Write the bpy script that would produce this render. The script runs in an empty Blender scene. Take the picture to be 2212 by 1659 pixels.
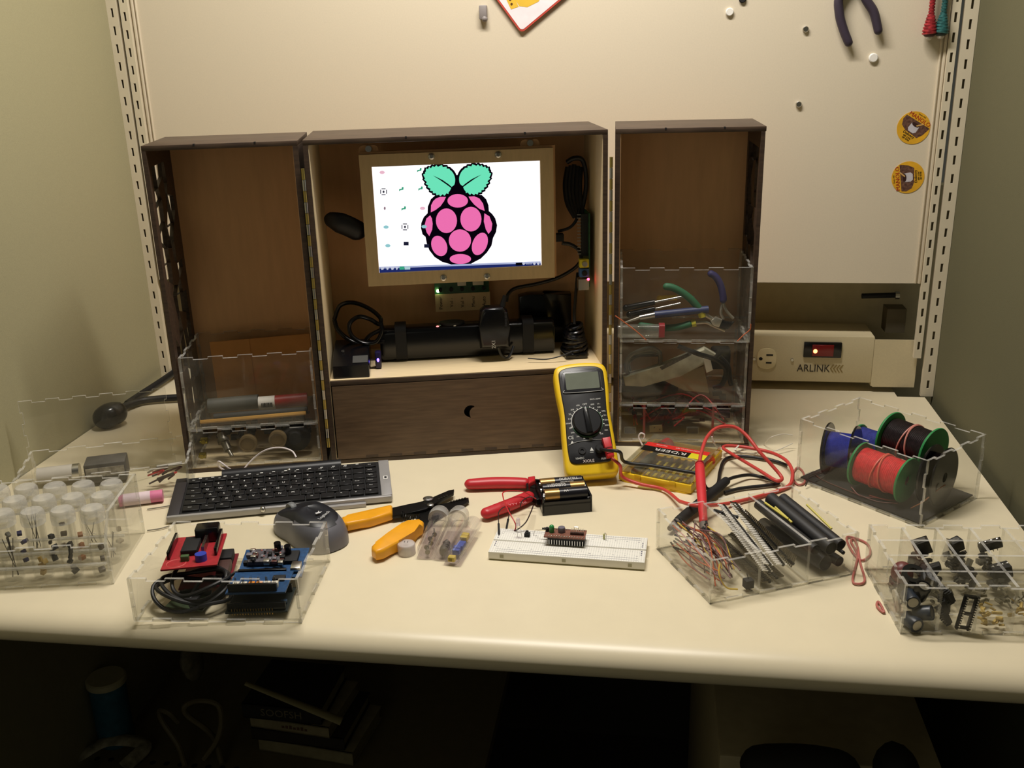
import bpy, bmesh, math, random
from mathutils import Vector as V, Matrix, Euler
random.seed(11)
R = math.radians
S = bpy.context.scene
COL = S.collection

# ------------------------------------------------------------------ camera (solved from the photograph, metres; desk top is z = 0)
W_, H_ = 2212, 1659
FPX = 2130.7
CAM = V((0.1262, -1.4787, 0.5183))
CROT = Euler((R(70.98), R(1.51), R(8.06)), 'XYZ').to_matrix()
cd = bpy.data.cameras.new('camera')
cam = bpy.data.objects.new('camera', cd)
COL.objects.link(cam)
cam.matrix_world = Matrix.Translation(CAM) @ CROT.to_4x4()
cd.sensor_fit = 'HORIZONTAL'
cd.sensor_width = 36.0
cd.lens = 36.0 * FPX / W_
cd.clip_start = 0.02
S.camera = cam


def ray(px, py):
    return CROT @ V(((px - W_ / 2) / FPX, -(py - H_ / 2) / FPX, -1.0))


def D(px, py, z=0.0):
    """the point of the horizontal plane at height z that the photograph shows at (px, py)"""
    d = ray(px, py)
    return CAM + d * ((z - CAM.z) / d.z)


def Y(px, py, y=0.0):
    d = ray(px, py)
    return CAM + d * ((y - CAM.y) / d.y)


def onplane(M, px, py, ly=0.0):
    """the point, in the frame M, of its plane y = ly"""
    Mi = M.inverted()
    o = Mi @ CAM
    d = Mi.to_3x3() @ ray(px, py)
    return o + d * ((ly - o.y) / d.y)


def fr(x, y, z=0.0, yaw=0.0):
    return Matrix.Translation((x, y, z)) @ Matrix.Rotation(R(yaw), 4, 'Z')


def T(x, y, z):
    return Matrix.Translation((x, y, z))


def Rx(a):
    return Matrix.Rotation(R(a), 4, 'X')


def Ry(a):
    return Matrix.Rotation(R(a), 4, 'Y')


def Rz(a):
    return Matrix.Rotation(R(a), 4, 'Z')


# ------------------------------------------------------------------ materials
def lin(c):
    if isinstance(c, str):
        c = tuple(int(c[i:i + 2], 16) / 255 for i in (0, 2, 4))
    return tuple(v / 12.92 if v <= .04045 else ((v + .055) / 1.055) ** 2.4 for v in c)


MATS = {}


def mat(name, col, rough=.5, metal=0.0, noise=.06, scale=60, bump=0.0, stretch=None, col2=None, emit=0.0, spec=.5, coat=0.0):
    if name in MATS:
        return MATS[name]
    m = bpy.data.materials.new(name)
    m.use_nodes = True
    nt = m.node_tree
    b = nt.nodes['Principled BSDF']
    c = lin(col)
    b.inputs['Roughness'].default_value = rough
    b.inputs['Metallic'].default_value = metal
    b.inputs['Specular IOR Level'].default_value = spec
    b.inputs['Coat Weight'].default_value = coat
    tc = nt.nodes.new('ShaderNodeTexCoord')
    mp = nt.nodes.new('ShaderNodeMapping')
    if stretch:
        mp.inputs['Scale'].default_value = stretch
    nz = nt.nodes.new('ShaderNodeTexNoise')
    nz.inputs['Scale'].default_value = scale
    nz.inputs['Detail'].default_value = 4
    nt.links.new(tc.outputs['Object'], mp.inputs['Vector'])
    nt.links.new(mp.outputs['Vector'], nz.inputs['Vector'])
    mx = nt.nodes.new('ShaderNodeMix')
    mx.data_type = 'RGBA'
    if col2 is None:
        a = tuple(v * (1 - noise) for v in c)
        d = tuple(min(1, v * (1 + noise)) for v in c)
    else:
        a, d = c, lin(col2)
    mx.inputs[6].default_value = (*a, 1)
    mx.inputs[7].default_value = (*d, 1)
    rp = nt.nodes.new('ShaderNodeValToRGB')
    rp.color_ramp.elements[0].position = .3
    rp.color_ramp.elements[1].position = .7
    nt.links.new(nz.outputs['Fac'], rp.inputs['Fac'])
    nt.links.new(rp.outputs['Color'], mx.inputs[0])
    nt.links.new(mx.outputs[2], b.inputs['Base Color'])
    if bump:
        bp = nt.nodes.new('ShaderNodeBump')
        bp.inputs['Strength'].default_value = bump
        bp.inputs['Distance'].default_value = .001
        nt.links.new(nz.outputs['Fac'], bp.inputs['Height'])
        nt.links.new(bp.outputs['Normal'], b.inputs['Normal'])
    if emit:
        b.inputs['Emission Color'].default_value = (*c, 1)
        b.inputs['Emission Strength'].default_value = emit
    MATS[name] = m
    return m


def clear(name, tint=(1, 1, 1), haze=.04, refl=.03, edge=.45, hcol=(.8, .8, .75), rough=.03):
    """thin clear plastic: see-through, a little dust, mirror at grazing angles"""
    if name in MATS:
        return MATS[name]
    m = bpy.data.materials.new(name)
    m.use_nodes = True
    nt = m.node_tree
    nt.nodes.remove(nt.nodes['Principled BSDF'])
    out = nt.nodes['Material Output']
    tr = nt.nodes.new('ShaderNodeBsdfTransparent')
    tr.inputs['Color'].default_value = (*tint, 1)
    df = nt.nodes.new('ShaderNodeBsdfDiffuse')
    df.inputs['Color'].default_value = (*hcol, 1)
    gl = nt.nodes.new('ShaderNodeBsdfGlossy')
    gl.inputs['Roughness'].default_value = rough
    m1 = nt.nodes.new('ShaderNodeMixShader')
    tc = nt.nodes.new('ShaderNodeTexCoord')
    nz = nt.nodes.new('ShaderNodeTexNoise')
    nz.inputs['Scale'].default_value = 45
    ma = nt.nodes.new('ShaderNodeMath')
    ma.operation = 'MULTIPLY'
    ma.inputs[1].default_value = haze * 2
    nt.links.new(tc.outputs['Object'], nz.inputs['Vector'])
    nt.links.new(nz.outputs['Fac'], ma.inputs[0])
    nt.links.new(ma.outputs[0], m1.inputs['Fac'])
    nt.links.new(tr.outputs[0], m1.inputs[1])
    nt.links.new(df.outputs[0], m1.inputs[2])
    lw = nt.nodes.new('ShaderNodeLayerWeight')
    lw.inputs['Blend'].default_value = .5
    pw = nt.nodes.new('ShaderNodeMath')
    pw.operation = 'POWER'
    pw.inputs[1].default_value = 4.0
    nt.links.new(lw.outputs['Facing'], pw.inputs[0])
    mu = nt.nodes.new('ShaderNodeMath')
    mu.operation = 'MULTIPLY_ADD'
    mu.inputs[1].default_value = edge
    mu.inputs[2].default_value = refl
    nt.links.new(pw.outputs[0], mu.inputs[0])
    m2 = nt.nodes.new('ShaderNodeMixShader')
    nt.links.new(mu.outputs[0], m2.inputs['Fac'])
    nt.links.new(m1.outputs[0], m2.inputs[1])
    nt.links.new(gl.outputs[0], m2.inputs[2])
    nt.links.new(m2.outputs[0], out.inputs['Surface'])
    MATS[name] = m
    return m


# ------------------------------------------------------------------ mesh builder
def spline(pts, n=6, closed=False):
    pts = [V(p) for p in pts]
    if len(pts) < 3:
        return pts
    out = []
    N = len(pts)
    rng = N if closed else N - 1
    for i in range(rng):
        p1, p2 = pts[i], pts[(i + 1) % N]
        p0 = pts[(i - 1) % N] if closed or i > 0 else p1 * 2 - p2
        p3 = pts[(i + 2) % N] if closed or i + 2 < N else p2 * 2 - p1
        for k in range(n):
            t = k / n
            out.append(.5 * ((2 * p1) + (p2 - p0) * t + (2 * p0 - 5 * p1 + 4 * p2 - p3) * t * t + (3 * p1 - p0 - 3 * p2 + p3) * t ** 3))
    if not closed:
        out.append(pts[-1])
    return out


class MB:
    def __init__(s, M=None):
        s.bm = bmesh.new()
        s.mi = 0
        s.M = M or Matrix()

    def m(s, i):
        s.mi = i
        return s

    def _done(s, f0, v0, M=None):
        X = s.M @ M if M else s.M
        for v in s.bm.verts[v0:]:
            v.co = X @ v.co
        s.bm.faces.ensure_lookup_table()
        for f in s.bm.faces[f0:]:
            f.material_index = s.mi
        return s

    def _st(s):
        s.bm.verts.ensure_lookup_table()
        s.bm.faces.ensure_lookup_table()
        return len(s.bm.faces), len(s.bm.verts)

    def _merge(s, b2, M):
        me = bpy.data.meshes.new('tmp')
        for f in b2.faces:
            f.material_index = s.mi
        b2.transform(s.M @ M if M else s.M)
        b2.to_mesh(me)
        b2.free()
        s.bm.from_mesh(me)
        bpy.data.meshes.remove(me)
        return s

    def box(s, size, c=(0, 0, 0), M=None, bev=0, seg=2):
        b = bmesh.new()
        bmesh.ops.create_cube(b, size=1)
        for v in b.verts:
            v.co = V((v.co.x * size[0] + c[0], v.co.y * size[1] + c[1], v.co.z * size[2] + c[2]))
        if bev:
            bmesh.ops.bevel(b, geom=list(b.edges), offset=bev, segments=seg, affect='EDGES', profile=.5)
        return s._merge(b, M)

    def bb(s, a, b, M=None, bev=0, seg=2):
        return s.box([b[i] - a[i] for i in range(3)], [(a[i] + b[i]) / 2 for i in range(3)], M, bev, seg)

    def prism(s, poly, z0, z1, M=None, bev=0, seg=2, edge_mi=None):
        b = bmesh.new()
        lo = [b.verts.new((p[0], p[1], z0)) for p in poly]
        hi = [b.verts.new((p[0], p[1], z1)) for p in poly]
        n = len(poly)
        area = sum(poly[i][0] * poly[(i + 1) % n][1] - poly[(i + 1) % n][0] * poly[i][1] for i in range(n))
        if area < 0:
            lo.reverse()
            hi.reverse()
        tops = [b.faces.new(hi), b.faces.new(list(reversed(lo)))]
        sides = [b.faces.new((lo[i], lo[(i + 1) % n], hi[(i + 1) % n], hi[i])) for i in range(n)]
        if bev:
            es = [e for e in b.edges if any(f in tops for f in e.link_faces)]
            bmesh.ops.bevel(b, geom=es, offset=bev, segments=seg, affect='EDGES', profile=.5)
        if edge_mi is not None:
            me = bpy.data.meshes.new('tmp')
            for f in b.faces:
                f.material_index = s.mi
            for f in sides:
                f.material_index = edge_mi
            b.transform(s.M @ M if M else s.M)
            b.to_mesh(me)
            b.free()
            s.bm.from_mesh(me)
            bpy.data.meshes.remove(me)
            return s
        return s._merge(b, M)

    def loft(s, poly, levels, M=None):
        # closed body whose outline is drawn in by d at each height z
        n = len(poly)
        area = sum(poly[i][0] * poly[(i + 1) % n][1] - poly[(i + 1) % n][0] * poly[i][1] for i in range(n))
        if area < 0:
            poly = list(reversed(poly))
        f0, v0 = s._st()
        rings = []
        for d, z in levels:
            r = []
            for i in range(n):
                a, c = poly[i - 1], poly[(i + 1) % n]
                tx, ty = c[0] - a[0], c[1] - a[1]
                L = math.hypot(tx, ty) or 1
                r.append(s.bm.verts.new((poly[i][0] - ty / L * d, poly[i][1] + tx / L * d, z)))
            rings.append(r)
        for a, c in zip(rings, rings[1:]):
            for i in range(n):
                s.bm.faces.new((a[i], a[(i + 1) % n], c[(i + 1) % n], c[i]))
        s.bm.faces.new(list(reversed(rings[0])))
        s.bm.faces.new(rings[-1])
        s.bm.verts.ensure_lookup_table()
        return s._done(f0, v0, M)

    def lathe(s, prof, M=None, seg=24):
        f0, v0 = s._st()
        rings = []
        for r, z in prof:
            if r < 1e-7:
                rings.append([s.bm.verts.new((0, 0, z))])
            else:
                rings.append([s.bm.verts.new((r * math.cos(2 * math.pi * k / seg), r * math.sin(2 * math.pi * k / seg), z)) for k in range(seg)])
        for a, b in zip(rings, rings[1:]):
            for k in range(seg):
                k2 = (k + 1) % seg
                if len(a) == 1 and len(b) == 1:
                    continue
                if len(a) == 1:
                    s.bm.faces.new((a[0], b[k2], b[k]))
                elif len(b) == 1:
                    s.bm.faces.new((a[k], a[k2], b[0]))
                else:
                    s.bm.faces.new((a[k], a[k2], b[k2], b[k]))
        s.bm.verts.ensure_lookup_table()
        return s._done(f0, v0, M)

    def cyl(s, p0, p1, r0, r1=None, seg=16):
        p0, p1 = V(p0), V(p1)
        r1 = r0 if r1 is None else r1
        d = p1 - p0
        M = Matrix.Translation(p0) @ d.to_track_quat('Z', 'Y').to_matrix().to_4x4()
        L = d.length
        return s.lathe([(0, 0), (r0, 0), (r1, L), (0, L)], M, seg)

    def tube(s, pts, r, seg=8, n=6, closed=False, flat=1.0, up=None):
        P = spline(pts, n, closed)
        k_ = [1.0] * len(P)
        if seg >= 12 and not closed:
            f = r if callable(r) else (lambda u: r)
            N0 = len(P)
            r0, r1 = f(0), f(1)
            a = (P[1] - P[0]).normalized()
            c = (P[-1] - P[-2]).normalized()
            cut = [(.08, .38), (.3, .71), (.6, .92)]
            q0 = [P[0] + a * (r0 * t) for t, _ in cut]
            q1 = [P[-1] - c * (r1 * t) for t, _ in reversed(cut)]
            mid = [p for p in P if (p - P[0]).dot(a) > r0 * .7 and (P[-1] - p).dot(c) > r1 * .7]
            P = [P[0]] + q0 + mid + q1 + [P[-1]]
            k_ = [.12] + [w for _, w in cut] + [1.0] * len(mid) + [w for _, w in reversed(cut)] + [.12]
        N = len(P)
        f0, v0 = s._st()
        nrm = None
        rings = []
        for i, p in enumerate(P):
            a = P[(i - 1) % N] if closed or i > 0 else p
            b = P[(i + 1) % N] if closed or i < N - 1 else p
            t = (b - a).normalized() if (b - a).length > 1e-9 else V((0, 0, 1))
            if up is not None:
                nrm = V(up)
            if nrm is None:
                nrm = V((0, 0, 1)) if abs(t.z) < .9 else V((1, 0, 0))
            nrm = (nrm - t * nrm.dot(t))
            nrm = nrm.normalized() if nrm.length > 1e-6 else t.orthogonal().normalized()
            bi = t.cross(nrm)
            rr = (r(i / max(1, N - 1)) if callable(r) else r) * k_[i]
            rings.append([s.bm.verts.new(p + nrm * (rr * flat * math.cos(2 * math.pi * k / seg)) + bi * (rr * math.sin(2 * math.pi * k / seg))) for k in range(seg)])
        for i in range(N if closed else N - 1):
            a, b = rings[i], rings[(i + 1) % N]
            for k in range(seg):
                s.bm.faces.new((a[k], b[k], b[(k + 1) % seg], a[(k + 1) % seg]))
        if not closed:
            s.bm.faces.new(rings[0])
            s.bm.faces.new(list(reversed(rings[-1])))
        s.bm.verts.ensure_lookup_table()
        return s._done(f0, v0)

    def ball(s, c, r, M=None, u=16, v=10):
        b = bmesh.new()
        bmesh.ops.create_uvsphere(b, u_segments=u, v_segments=v, radius=1)
        rr = r if isinstance(r, (tuple, list)) else (r, r, r)
        for w in b.verts:
            w.co = V((w.co.x * rr[0] + c[0], w.co.y * rr[1] + c[1], w.co.z * rr[2] + c[2]))
        return s._merge(b, M)

    def ring(s, R0, r, M=None, seg=28, rs=8):
        pts = [(R0 * math.cos(2 * math.pi * k / seg), R0 * math.sin(2 * math.pi * k / seg), 0) for k in range(seg)]
        sv = s.M
        if M:
            s.M = sv @ M
        s.tube(pts, r, rs, 1, True, up=(0, 0, 1))
        s.M = sv
        return s

    def text(s, body, size, M, ex=.0001, align='CENTER', sx=1.0):
        cu = bpy.data.curves.new('txt', 'FONT')
        cu.body = body
        cu.size = size
        cu.extrude = ex
        cu.resolution_u = 2
        cu.align_x = align
        cu.align_y = 'CENTER'
        ob = bpy.data.objects.new('txt', cu)
        me = bpy.data.meshes.new_from_object(ob)
        bpy.data.objects.remove(ob)
        bpy.data.curves.remove(cu)
        f0, v0 = s._st()
        s.bm.from_mesh(me)
        bpy.data.meshes.remove(me)
        s.bm.verts.ensure_lookup_table()
        return s._done(f0, v0, M @ Matrix.Diagonal((sx, 1, 1, 1)))

    def build(s, name, mats, parent=None, M=None, smooth=38):
        me = bpy.data.meshes.new(name)
        bmesh.ops.recalc_face_normals(s.bm, faces=list(s.bm.faces))
        s.bm.to_mesh(me)
        s.bm.free()
        for m in (mats if isinstance(mats, (list, tuple)) else [mats]):
            me.materials.append(m)
        me.shade_smooth()
        me.set_sharp_from_angle(angle=R(smooth))
        o = bpy.data.objects.new(name, me)
        COL.objects.link(o)
        if parent:
            o.parent = parent
        if M is not None:
            o.matrix_local = M
        return o


def tag(o, label, cat, group=None, kind=None):
    o['label'] = label
    o['category'] = cat
    if group:
        o['group'] = group
    if kind:
        o['kind'] = kind
    return o


def thing(name, label, cat, M=None, group=None):
    o = bpy.data.objects.new(name, None)
    o.empty_display_size = .01
    COL.objects.link(o)
    if M is not None:
        o.matrix_world = M
    return tag(o, label, cat, group)


def struct(o):
    o['kind'] = 'structure'
    return o


def dup(root, M, label=None):
    r = root.copy()
    COL.objects.link(r)
    r.matrix_world = M
    if label:
        r['label'] = label
    for ch in list(root.children):
        c = ch.copy()
        COL.objects.link(c)
        c.parent = r
        for g in list(ch.children):
            d = g.copy()
            COL.objects.link(d)
            d.parent = c
    return r


# face-on basis: text / flat shapes drawn in x-z facing -y
FACE = Rx(90)


def ell(cx, cy, rx, ry, rot=0, n=28):
    c, s_ = math.cos(R(rot)), math.sin(R(rot))
    return [(cx + rx * math.cos(2 * math.pi * k / n) * c - ry * math.sin(2 * math.pi * k / n) * s_,
             cy + rx * math.cos(2 * math.pi * k / n) * s_ + ry * math.sin(2 * math.pi * k / n) * c) for k in range(n)]


def rrect(w, h, r, cx=0, cy=0, n=5):
    out = []
    for sx, sy, a in ((1, 1, 0), (-1, 1, 90), (-1, -1, 180), (1, -1, 270)):
        for k in range(n + 1):
            t = R(a + 90 * k / n)
            out.append((cx + sx * (w / 2 - r) + r * math.cos(t), cy + sy * (h / 2 - r) + r * math.sin(t)))
    return out


# common materials
black = mat('black_plastic', '15151a', .42)
blackm = mat('black_matte', '101012', .75)
blackg = mat('black_glossy', '0b0b0e', .2)
rubber = mat('rubber_cable', '121214', .5)
steel = mat('steel', 'c9c7c2', .28, 1.0)
white = mat('white_plastic', 'e9e6df', .5)
redw = mat('red_wire', 'c4252a', .45)
brownw = mat('brown_wire', '5c2c22', .5)
yell = mat('yellow_plastic', 'e8c01c', .42)
gold = mat('gold_pins', 'd8b060', .3, 1.0)
green = mat('green_pcb', '1d4a2a', .45, noise=.25, scale=300)
blue = mat('blue_pcb', '1b4470', .45, noise=.25, scale=300)
ACR = clear('acrylic', (.972, .972, .965), .02, .02, .35, (.72, .70, .60))
ACE = clear('acrylic_edge', (.95, .95, .92), .30, .12, .4, (.95, .93, .88))
VIAL = clear('vial_plastic', (.97, .97, .965), .025, .03, .6)
# ------------------------------------------------------------------ the room
cream = mat('panel_paint', 'd9cdb6', .6, noise=.02, scale=500, bump=.05)
trimc = mat('upright_paint', 'd6cbb2', .5, noise=.02)
wallr = mat('right_wall_shaded_fabric', '5f5c42', .85, noise=.05, scale=900, bump=.15)  # side wall fabric with the right side's shade put into the colour
wallc = mat('side_wall_fabric', '9a9474', .85, noise=.05, scale=900, bump=.15)
darkgap = mat('dark_gap', '17140f', .9)
b = MB().bb((-.668, 0, .172), (.5195, .03, 1.25))
struct(b.build('wall_back', cream))
struct(MB().bb((-.75, .1, -.74), (.62, .13, -.05)).build('wall_kneespace', mat('kneespace_shade', '2a261f', .8)))  # dark colour stands in for the shade under the desk
struct(MB().bb((-.75, .1, -.05), (.62, .13, .3)).build('wall_recess', mat('recess_paint', 'c2b792', .8)))
struct(MB().bb((-.76, -1.7, -.74), (-.6906, .0, 1.25)).build('wall_left', wallc))
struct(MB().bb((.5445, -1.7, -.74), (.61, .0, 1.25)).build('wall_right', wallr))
struct(MB().bb((-.8, -1.8, -.78), (.65, .15, -.74)).build('floor', mat('floor_carpet', '34302a', .95, noise=.2, scale=200)))
for n, x in ((1, -.652), (2, .508)):
    s_ = 1 if n == 1 else -1
    b = MB().bb((x - .0018, -.004, .172), (x + .0018, .001, 1.25), bev=.001).bb((x + s_ * .0052 - .0012, -.003, .172), (x + s_ * .0052 + .0012, .001, 1.25), bev=.001)
    struct(b.build('trim_%d' % n, cream))


def upright(label, x0, x1, z0, z1):
    # slotted channel: front strip with real slots, two flanges behind
    b = MB()
    w = x1 - x0
    sl, pitch, sw = .0125, .0254, .0036
    z = z0
    b.bb((x0, -.008, z0), (x0 + (w - sw) / 2, -.006, z1)).bb((x1 - (w - sw) / 2, -.008, z0), (x1, -.006, z1))
    while z < z1:
        b.bb((x0 + (w - sw) / 2, -.008, z), (x1 - (w - sw) / 2, -.006, min(z1, z + pitch - sl)))
        z += pitch
    b.bb((x0, -.006, z0), (x0 + .0015, -.0002, z1)).bb((x1 - .0015, -.006, z0), (x1, -.0002, z1))
    o = b.build('slotted_upright', trimc)
    tag(o, label, 'shelving upright')
    t = MB().bb((x0 + .0016, -.0035, z0), (x1 - .0016, -.003, z1)).build('channel_back', mat('channel_dark', '6f664c', .8), o)
    return o


upright('cream slotted upright against the left side wall', -.6905, -.6745, 0.0, 1.25)
upright('cream slotted upright on the left edge of the back panel', -.6695, -.6565, .172, 1.25)
upright('cream slotted upright on the right edge of the back panel', .5105, .521, .06, 1.25)
upright('cream slotted upright beside the right side wall', .5265, .5440, .0, 1.25)

# ------------------------------------------------------------------ worktop
prof = [(-.690, 0), (-.700, -.0007), (-.709, -.0035), (-.7155, -.008), (-.7195, -.0135), (-.7205, -.019), (-.7185, -.025), (-.714, -.0295), (-.705, -.033), (-.69, -.034)]
b = MB()
prof2 = prof + [(-.012, -.034), (-.012, 0)]
YZ = Matrix(((0, 0, 1, 0), (1, 0, 0, 0), (0, 1, 0, 0), (0, 0, 0, 1)))
b.prism([(p[0], p[1]) for p in prof2], -.689, .5316, YZ)
b.bb((-.689, -.012, -.034), (.492, .06, 0))
deskc = mat('laminate_cream', 'e2d6b8', .34, noise=.015, scale=30, spec=.4)
tag(b.build('worktop', deskc, smooth=30), 'cream laminate desk top with a rounded front edge', 'desk')

# ------------------------------------------------------------------ power raceway set in the gap under the back panel
rb = mat('raceway_beige', 'cdbf9c', .5, noise=.03, scale=400)
t = thing('power_raceway', 'beige metal power raceway with one outlet and lit rocker switch', 'power unit', fr(0, .004, 0))
MB().bb((-.1, 0, .0155), (.4555, .075, .0885), bev=.0015).build('housing', rb, t)
b = MB().prism([(.4555, .0115), (.459, .009), (.519, .0095), (.519, .084), (.4575, .084), (.4555, .083)], 0, .002, T(0, .003, 0) @ FACE)
b.bb((.4555, .003, .01), (.4575, .05, .083))
b.build('end_cover', rb, t)
c = V(Y(1656, 774, .004)); c.y = 0
ol = MB().prism(rrect(.0285, .0325, .011, c.x, c.z), -.0008, .003, T(0, .0005, 0) @ FACE, bev=.0005)
ol = ol.build('outlet', mat('outlet_ivory', 'e0d2aa', .4), t)
b = MB()
b.bb((c.x - .001, -.0029, c.z + .005), (c.x + .009, -.0025, c.z + .0075)).bb((c.x - .001, -.0029, c.z - .0075), (c.x + .0075, -.0025, c.z - .005))
b.prism(ell(c.x - .009, c.z, .0028, .0024), .0025, .0029, FACE)
b.build('socket_slot', blackm, ol)
for px, py in ((1629, 775), (1711, 777)):
    p = Y(px, py, .004)
    b = MB().cyl((p.x, .001, p.z), (p.x, -.0025, p.z), .0027, .002)
    b.build('screw', steel, t)
a, d = Y(1737, 738, .004), Y(1816, 772, .004)
sw = MB().bb((a.x, -.004, d.z), (d.x, .001, a.z), bev=.001).build('switch', blackg, t)
b = MB().prism([(a.x + .012, d.z + .003), (d.x - .012, d.z + .003), (d.x - .012, a.z - .003), (a.x + .012, a.z - .003)], .004, .0065, FACE, bev=.0008)
b.build('rocker', mat('rocker_red', '5a0d0c', .25, emit=.25), sw)
MB().ball((a.x + .0165, -.0062, (a.z + d.z) / 2 - .001), (.0032, .0012, .0034)).build('pilot_lamp', mat('pilot_glow', 'ff5a30', .3, emit=16), sw)
p = Y(1757, 796, .004)
b = MB().text('ARLINK', .0165, T(p.x, -.0006, p.z) @ FACE, sx=.86)
b.build('lettering', mat('dark_print', '2b221c', .5), t)
b = MB()
p = Y(1792, 796, .004)
for k in range(4):
    x = p.x + k * .0046
    b.prism([(x + .0045, p.z + .006), (x + .0062, p.z + .006), (x + .0022, p.z), (x + .0062, p.z - .006), (x + .0045, p.z - .006), (x + .0005, p.z)], .0003, .0007, FACE)
b.build('chevron_mark', mat('olive_print', '8a7440', .5), t)
# bracket seen in the dark gap at the right
t = thing('wall_bracket', 'dark steel bracket with bolt in the gap under the panel', 'bracket', fr(0, .0, 0))
MB().bb((.475, .03, .088), (.503, .06, .125)).build('bracket_plate', mat('bracket_grey', '5a5240', .5, .4), t)
MB().cyl((.44, .05, .14), (.49, .05, .142), .004).build('bolt_rod', blackm, t)
MB().cyl((.488, .048, .142), (.494, .048, .142), .006).build('bolt_head', steel, t)

# ------------------------------------------------------------------ things on the back panel
def sticker(label, px, py, rot):
    c = Y(px, py)
    t = thing('round_sticker', label, 'sticker', T(c.x, -.0004, c.z) @ FACE @ Rz(rot))
    r = .0222
    MB().lathe([(0, -.0003), (r, -.0003), (r, .0002), (0, .0002)], None, 48).build('sticker_disc', mat('sticker_yellow', 'e0a92a', .4, noise=.1, scale=80), t)
    MB().text('MANOLO', .0078, T(0, .0136, .0004), .00005).build('red_lettering', mat('sticker_red', 'a81f1c', .5), t)
    MB().prism([(-.0185, .0095), (.019, .0105), (.0165, -.0015), (.012, -.009), (-.008, -.008), (-.016, -.0045), (-.0195, .003)], .0002, .0003).build('picture', mat('sticker_brown', '3c2020', .5, noise=.9, scale=260, col2='7d5a48'), t)
    b = MB().prism([(-.006, .0045), (.006, .0045), (.0065, -.0035), (.004, -.0065), (-.004, -.0065), (-.0065, -.0035)], .0003, .00045)
    b.m(1).prism(ell(0, .0045, .0055, .0025), .00045, .0005).m(2).prism([(.001, .0045), (.008, .0115), (.0095, .0105), (.0025, .0035)], .0005, .0006)
    b.build('cup_drawing', [mat('cup_white', 'c9c4cc', .5), mat('cup_coffee', '351a18', .5), mat('churro', 'd3a765', .5)], t)
    b = MB().text('Delivery', .0052, T(0, -.0105, .0005), .00005).text('489 2706', .0033, T(0, -.0145, .0004), .00005).text('487 8708', .003, T(0, -.0174, .0004), .00005)
    MB().text('Desde 1957', .0024, T(0, .0188, .0004), .00005).build('top_lettering', mat('sticker_black', '2c2214', .5), t)
    b.build('lettering', mat('sticker_black', '2c2214', .5), t)


sticker('round yellow coffee sticker tilted to the right, upper one of the pair', 1973, 276, -33)
sticker('round yellow coffee sticker turned on its side, lower one of the pair', 1961, 383, 98)

c = Y(1127, 72)
t = thing('picture_card', 'white square card with red rim hanging by its corner', 'card', T(c.x, -.004, c.z) @ FACE @ Rz(36.5))
MB().prism(rrect(.088, .11, .006, .044, .055), -.0004, .0012, bev=.0003).build('rim', mat('card_red', 'd8574a', .45), t)
MB().prism(rrect(.083, .105, .005, .044, .055), .0012, .0014).build('card_face', mat('card_white', 'efe6ea', .5), t)
# generic yellow appliance drawing
b = MB().prism([(.02, .030), (.028, .022), (.045, .018), (.062, .024), (.068, .04), (.066, .07), (.05, .078), (.03, .074), (.021, .055)], .0014, .0016)
b.prism([(.008, .034), (.019, .030), (.022, .050), (.012, .054)], .0014, .0016)
b.m(1)
for x, y in ((.034, .036), (.034, .046), (.034, .056)):
    b.prism(ell(x, y, .0032, .0032), .0016, .0018)
b.prism([(.042, .030), (.047, .030), (.047, .06), (.042, .06)], .0016, .0018)
for x, y in ((.013, .039), (.015, .045)):
    b.prism(ell(x, y, .0017, .0017), .0016, .0018)
b.build('drawing', [mat('drawing_yellow', 'e3b93c', .5), mat('drawing_ink', '5a3a12', .5)], t)

c = Y(1045, 27)
b = MB().box((.011, .009, .019), (c.x, -.0045, c.z), bev=.0015).ball((c.x + .002, -.006, c.z - .0085), .0045)
tag(b.build('wall_clip', mat('clip_grey', '8b8482', .5)), 'small grey plastic clip on the panel left of the card', 'clip')
for name, lab, px, py, r, m_ in (
        ('magnet', 'small silver disc magnet level with the hanging pliers handles', 1740, 63, .0042, steel),
        ('magnet', 'small silver disc magnet alone above the narrow cabinet wing', 1725, 225, .0042, steel),
        ('magnet', 'dark disc magnet cut by the top edge of the photo', 1604, -2, .005, blackm),
        ('push_button', 'white round button below the hanging pliers', 1886, 125, .0062, white),
        ('push_button', 'white round button near the top edge between card and magnets', 1576, 26, .0055, white)):
    c = Y(px, py)
    tag(MB().lathe([(0, .004), (r * .8, .004), (r, .003), (r, 0), (0, 0)], T(c.x, 0, c.z) @ FACE, 20).build(name, m_), lab, 'magnet' if name == 'magnet' else 'button')

t = thing('hanging_pliers', 'pliers with dark purple handles hanging on the panel', 'pliers')
for pts in ([(1845, -60), (1812, -10), (1811, 30), (1820, 65), (1834, 100)], [(1845, -60), (1866, -5), (1884, 25), (1892, 55), (1896, 75)]):
    P = [V(Y(px, py)) + V((0, -.0085, 0)) for px, py in pts]
    MB().tube(P, lambda u: .0062 - .001 * abs(u - .5), 12, 6).build('handle', mat('pliers_purple', '3a3140', .5), t)
p = V(Y(1845, -70))
MB().lathe([(0, 0), (.012, 0), (.012, .012), (0, .012)], T(p.x, -.006, p.z) @ FACE, 20).build('pivot', steel, t)

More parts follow.
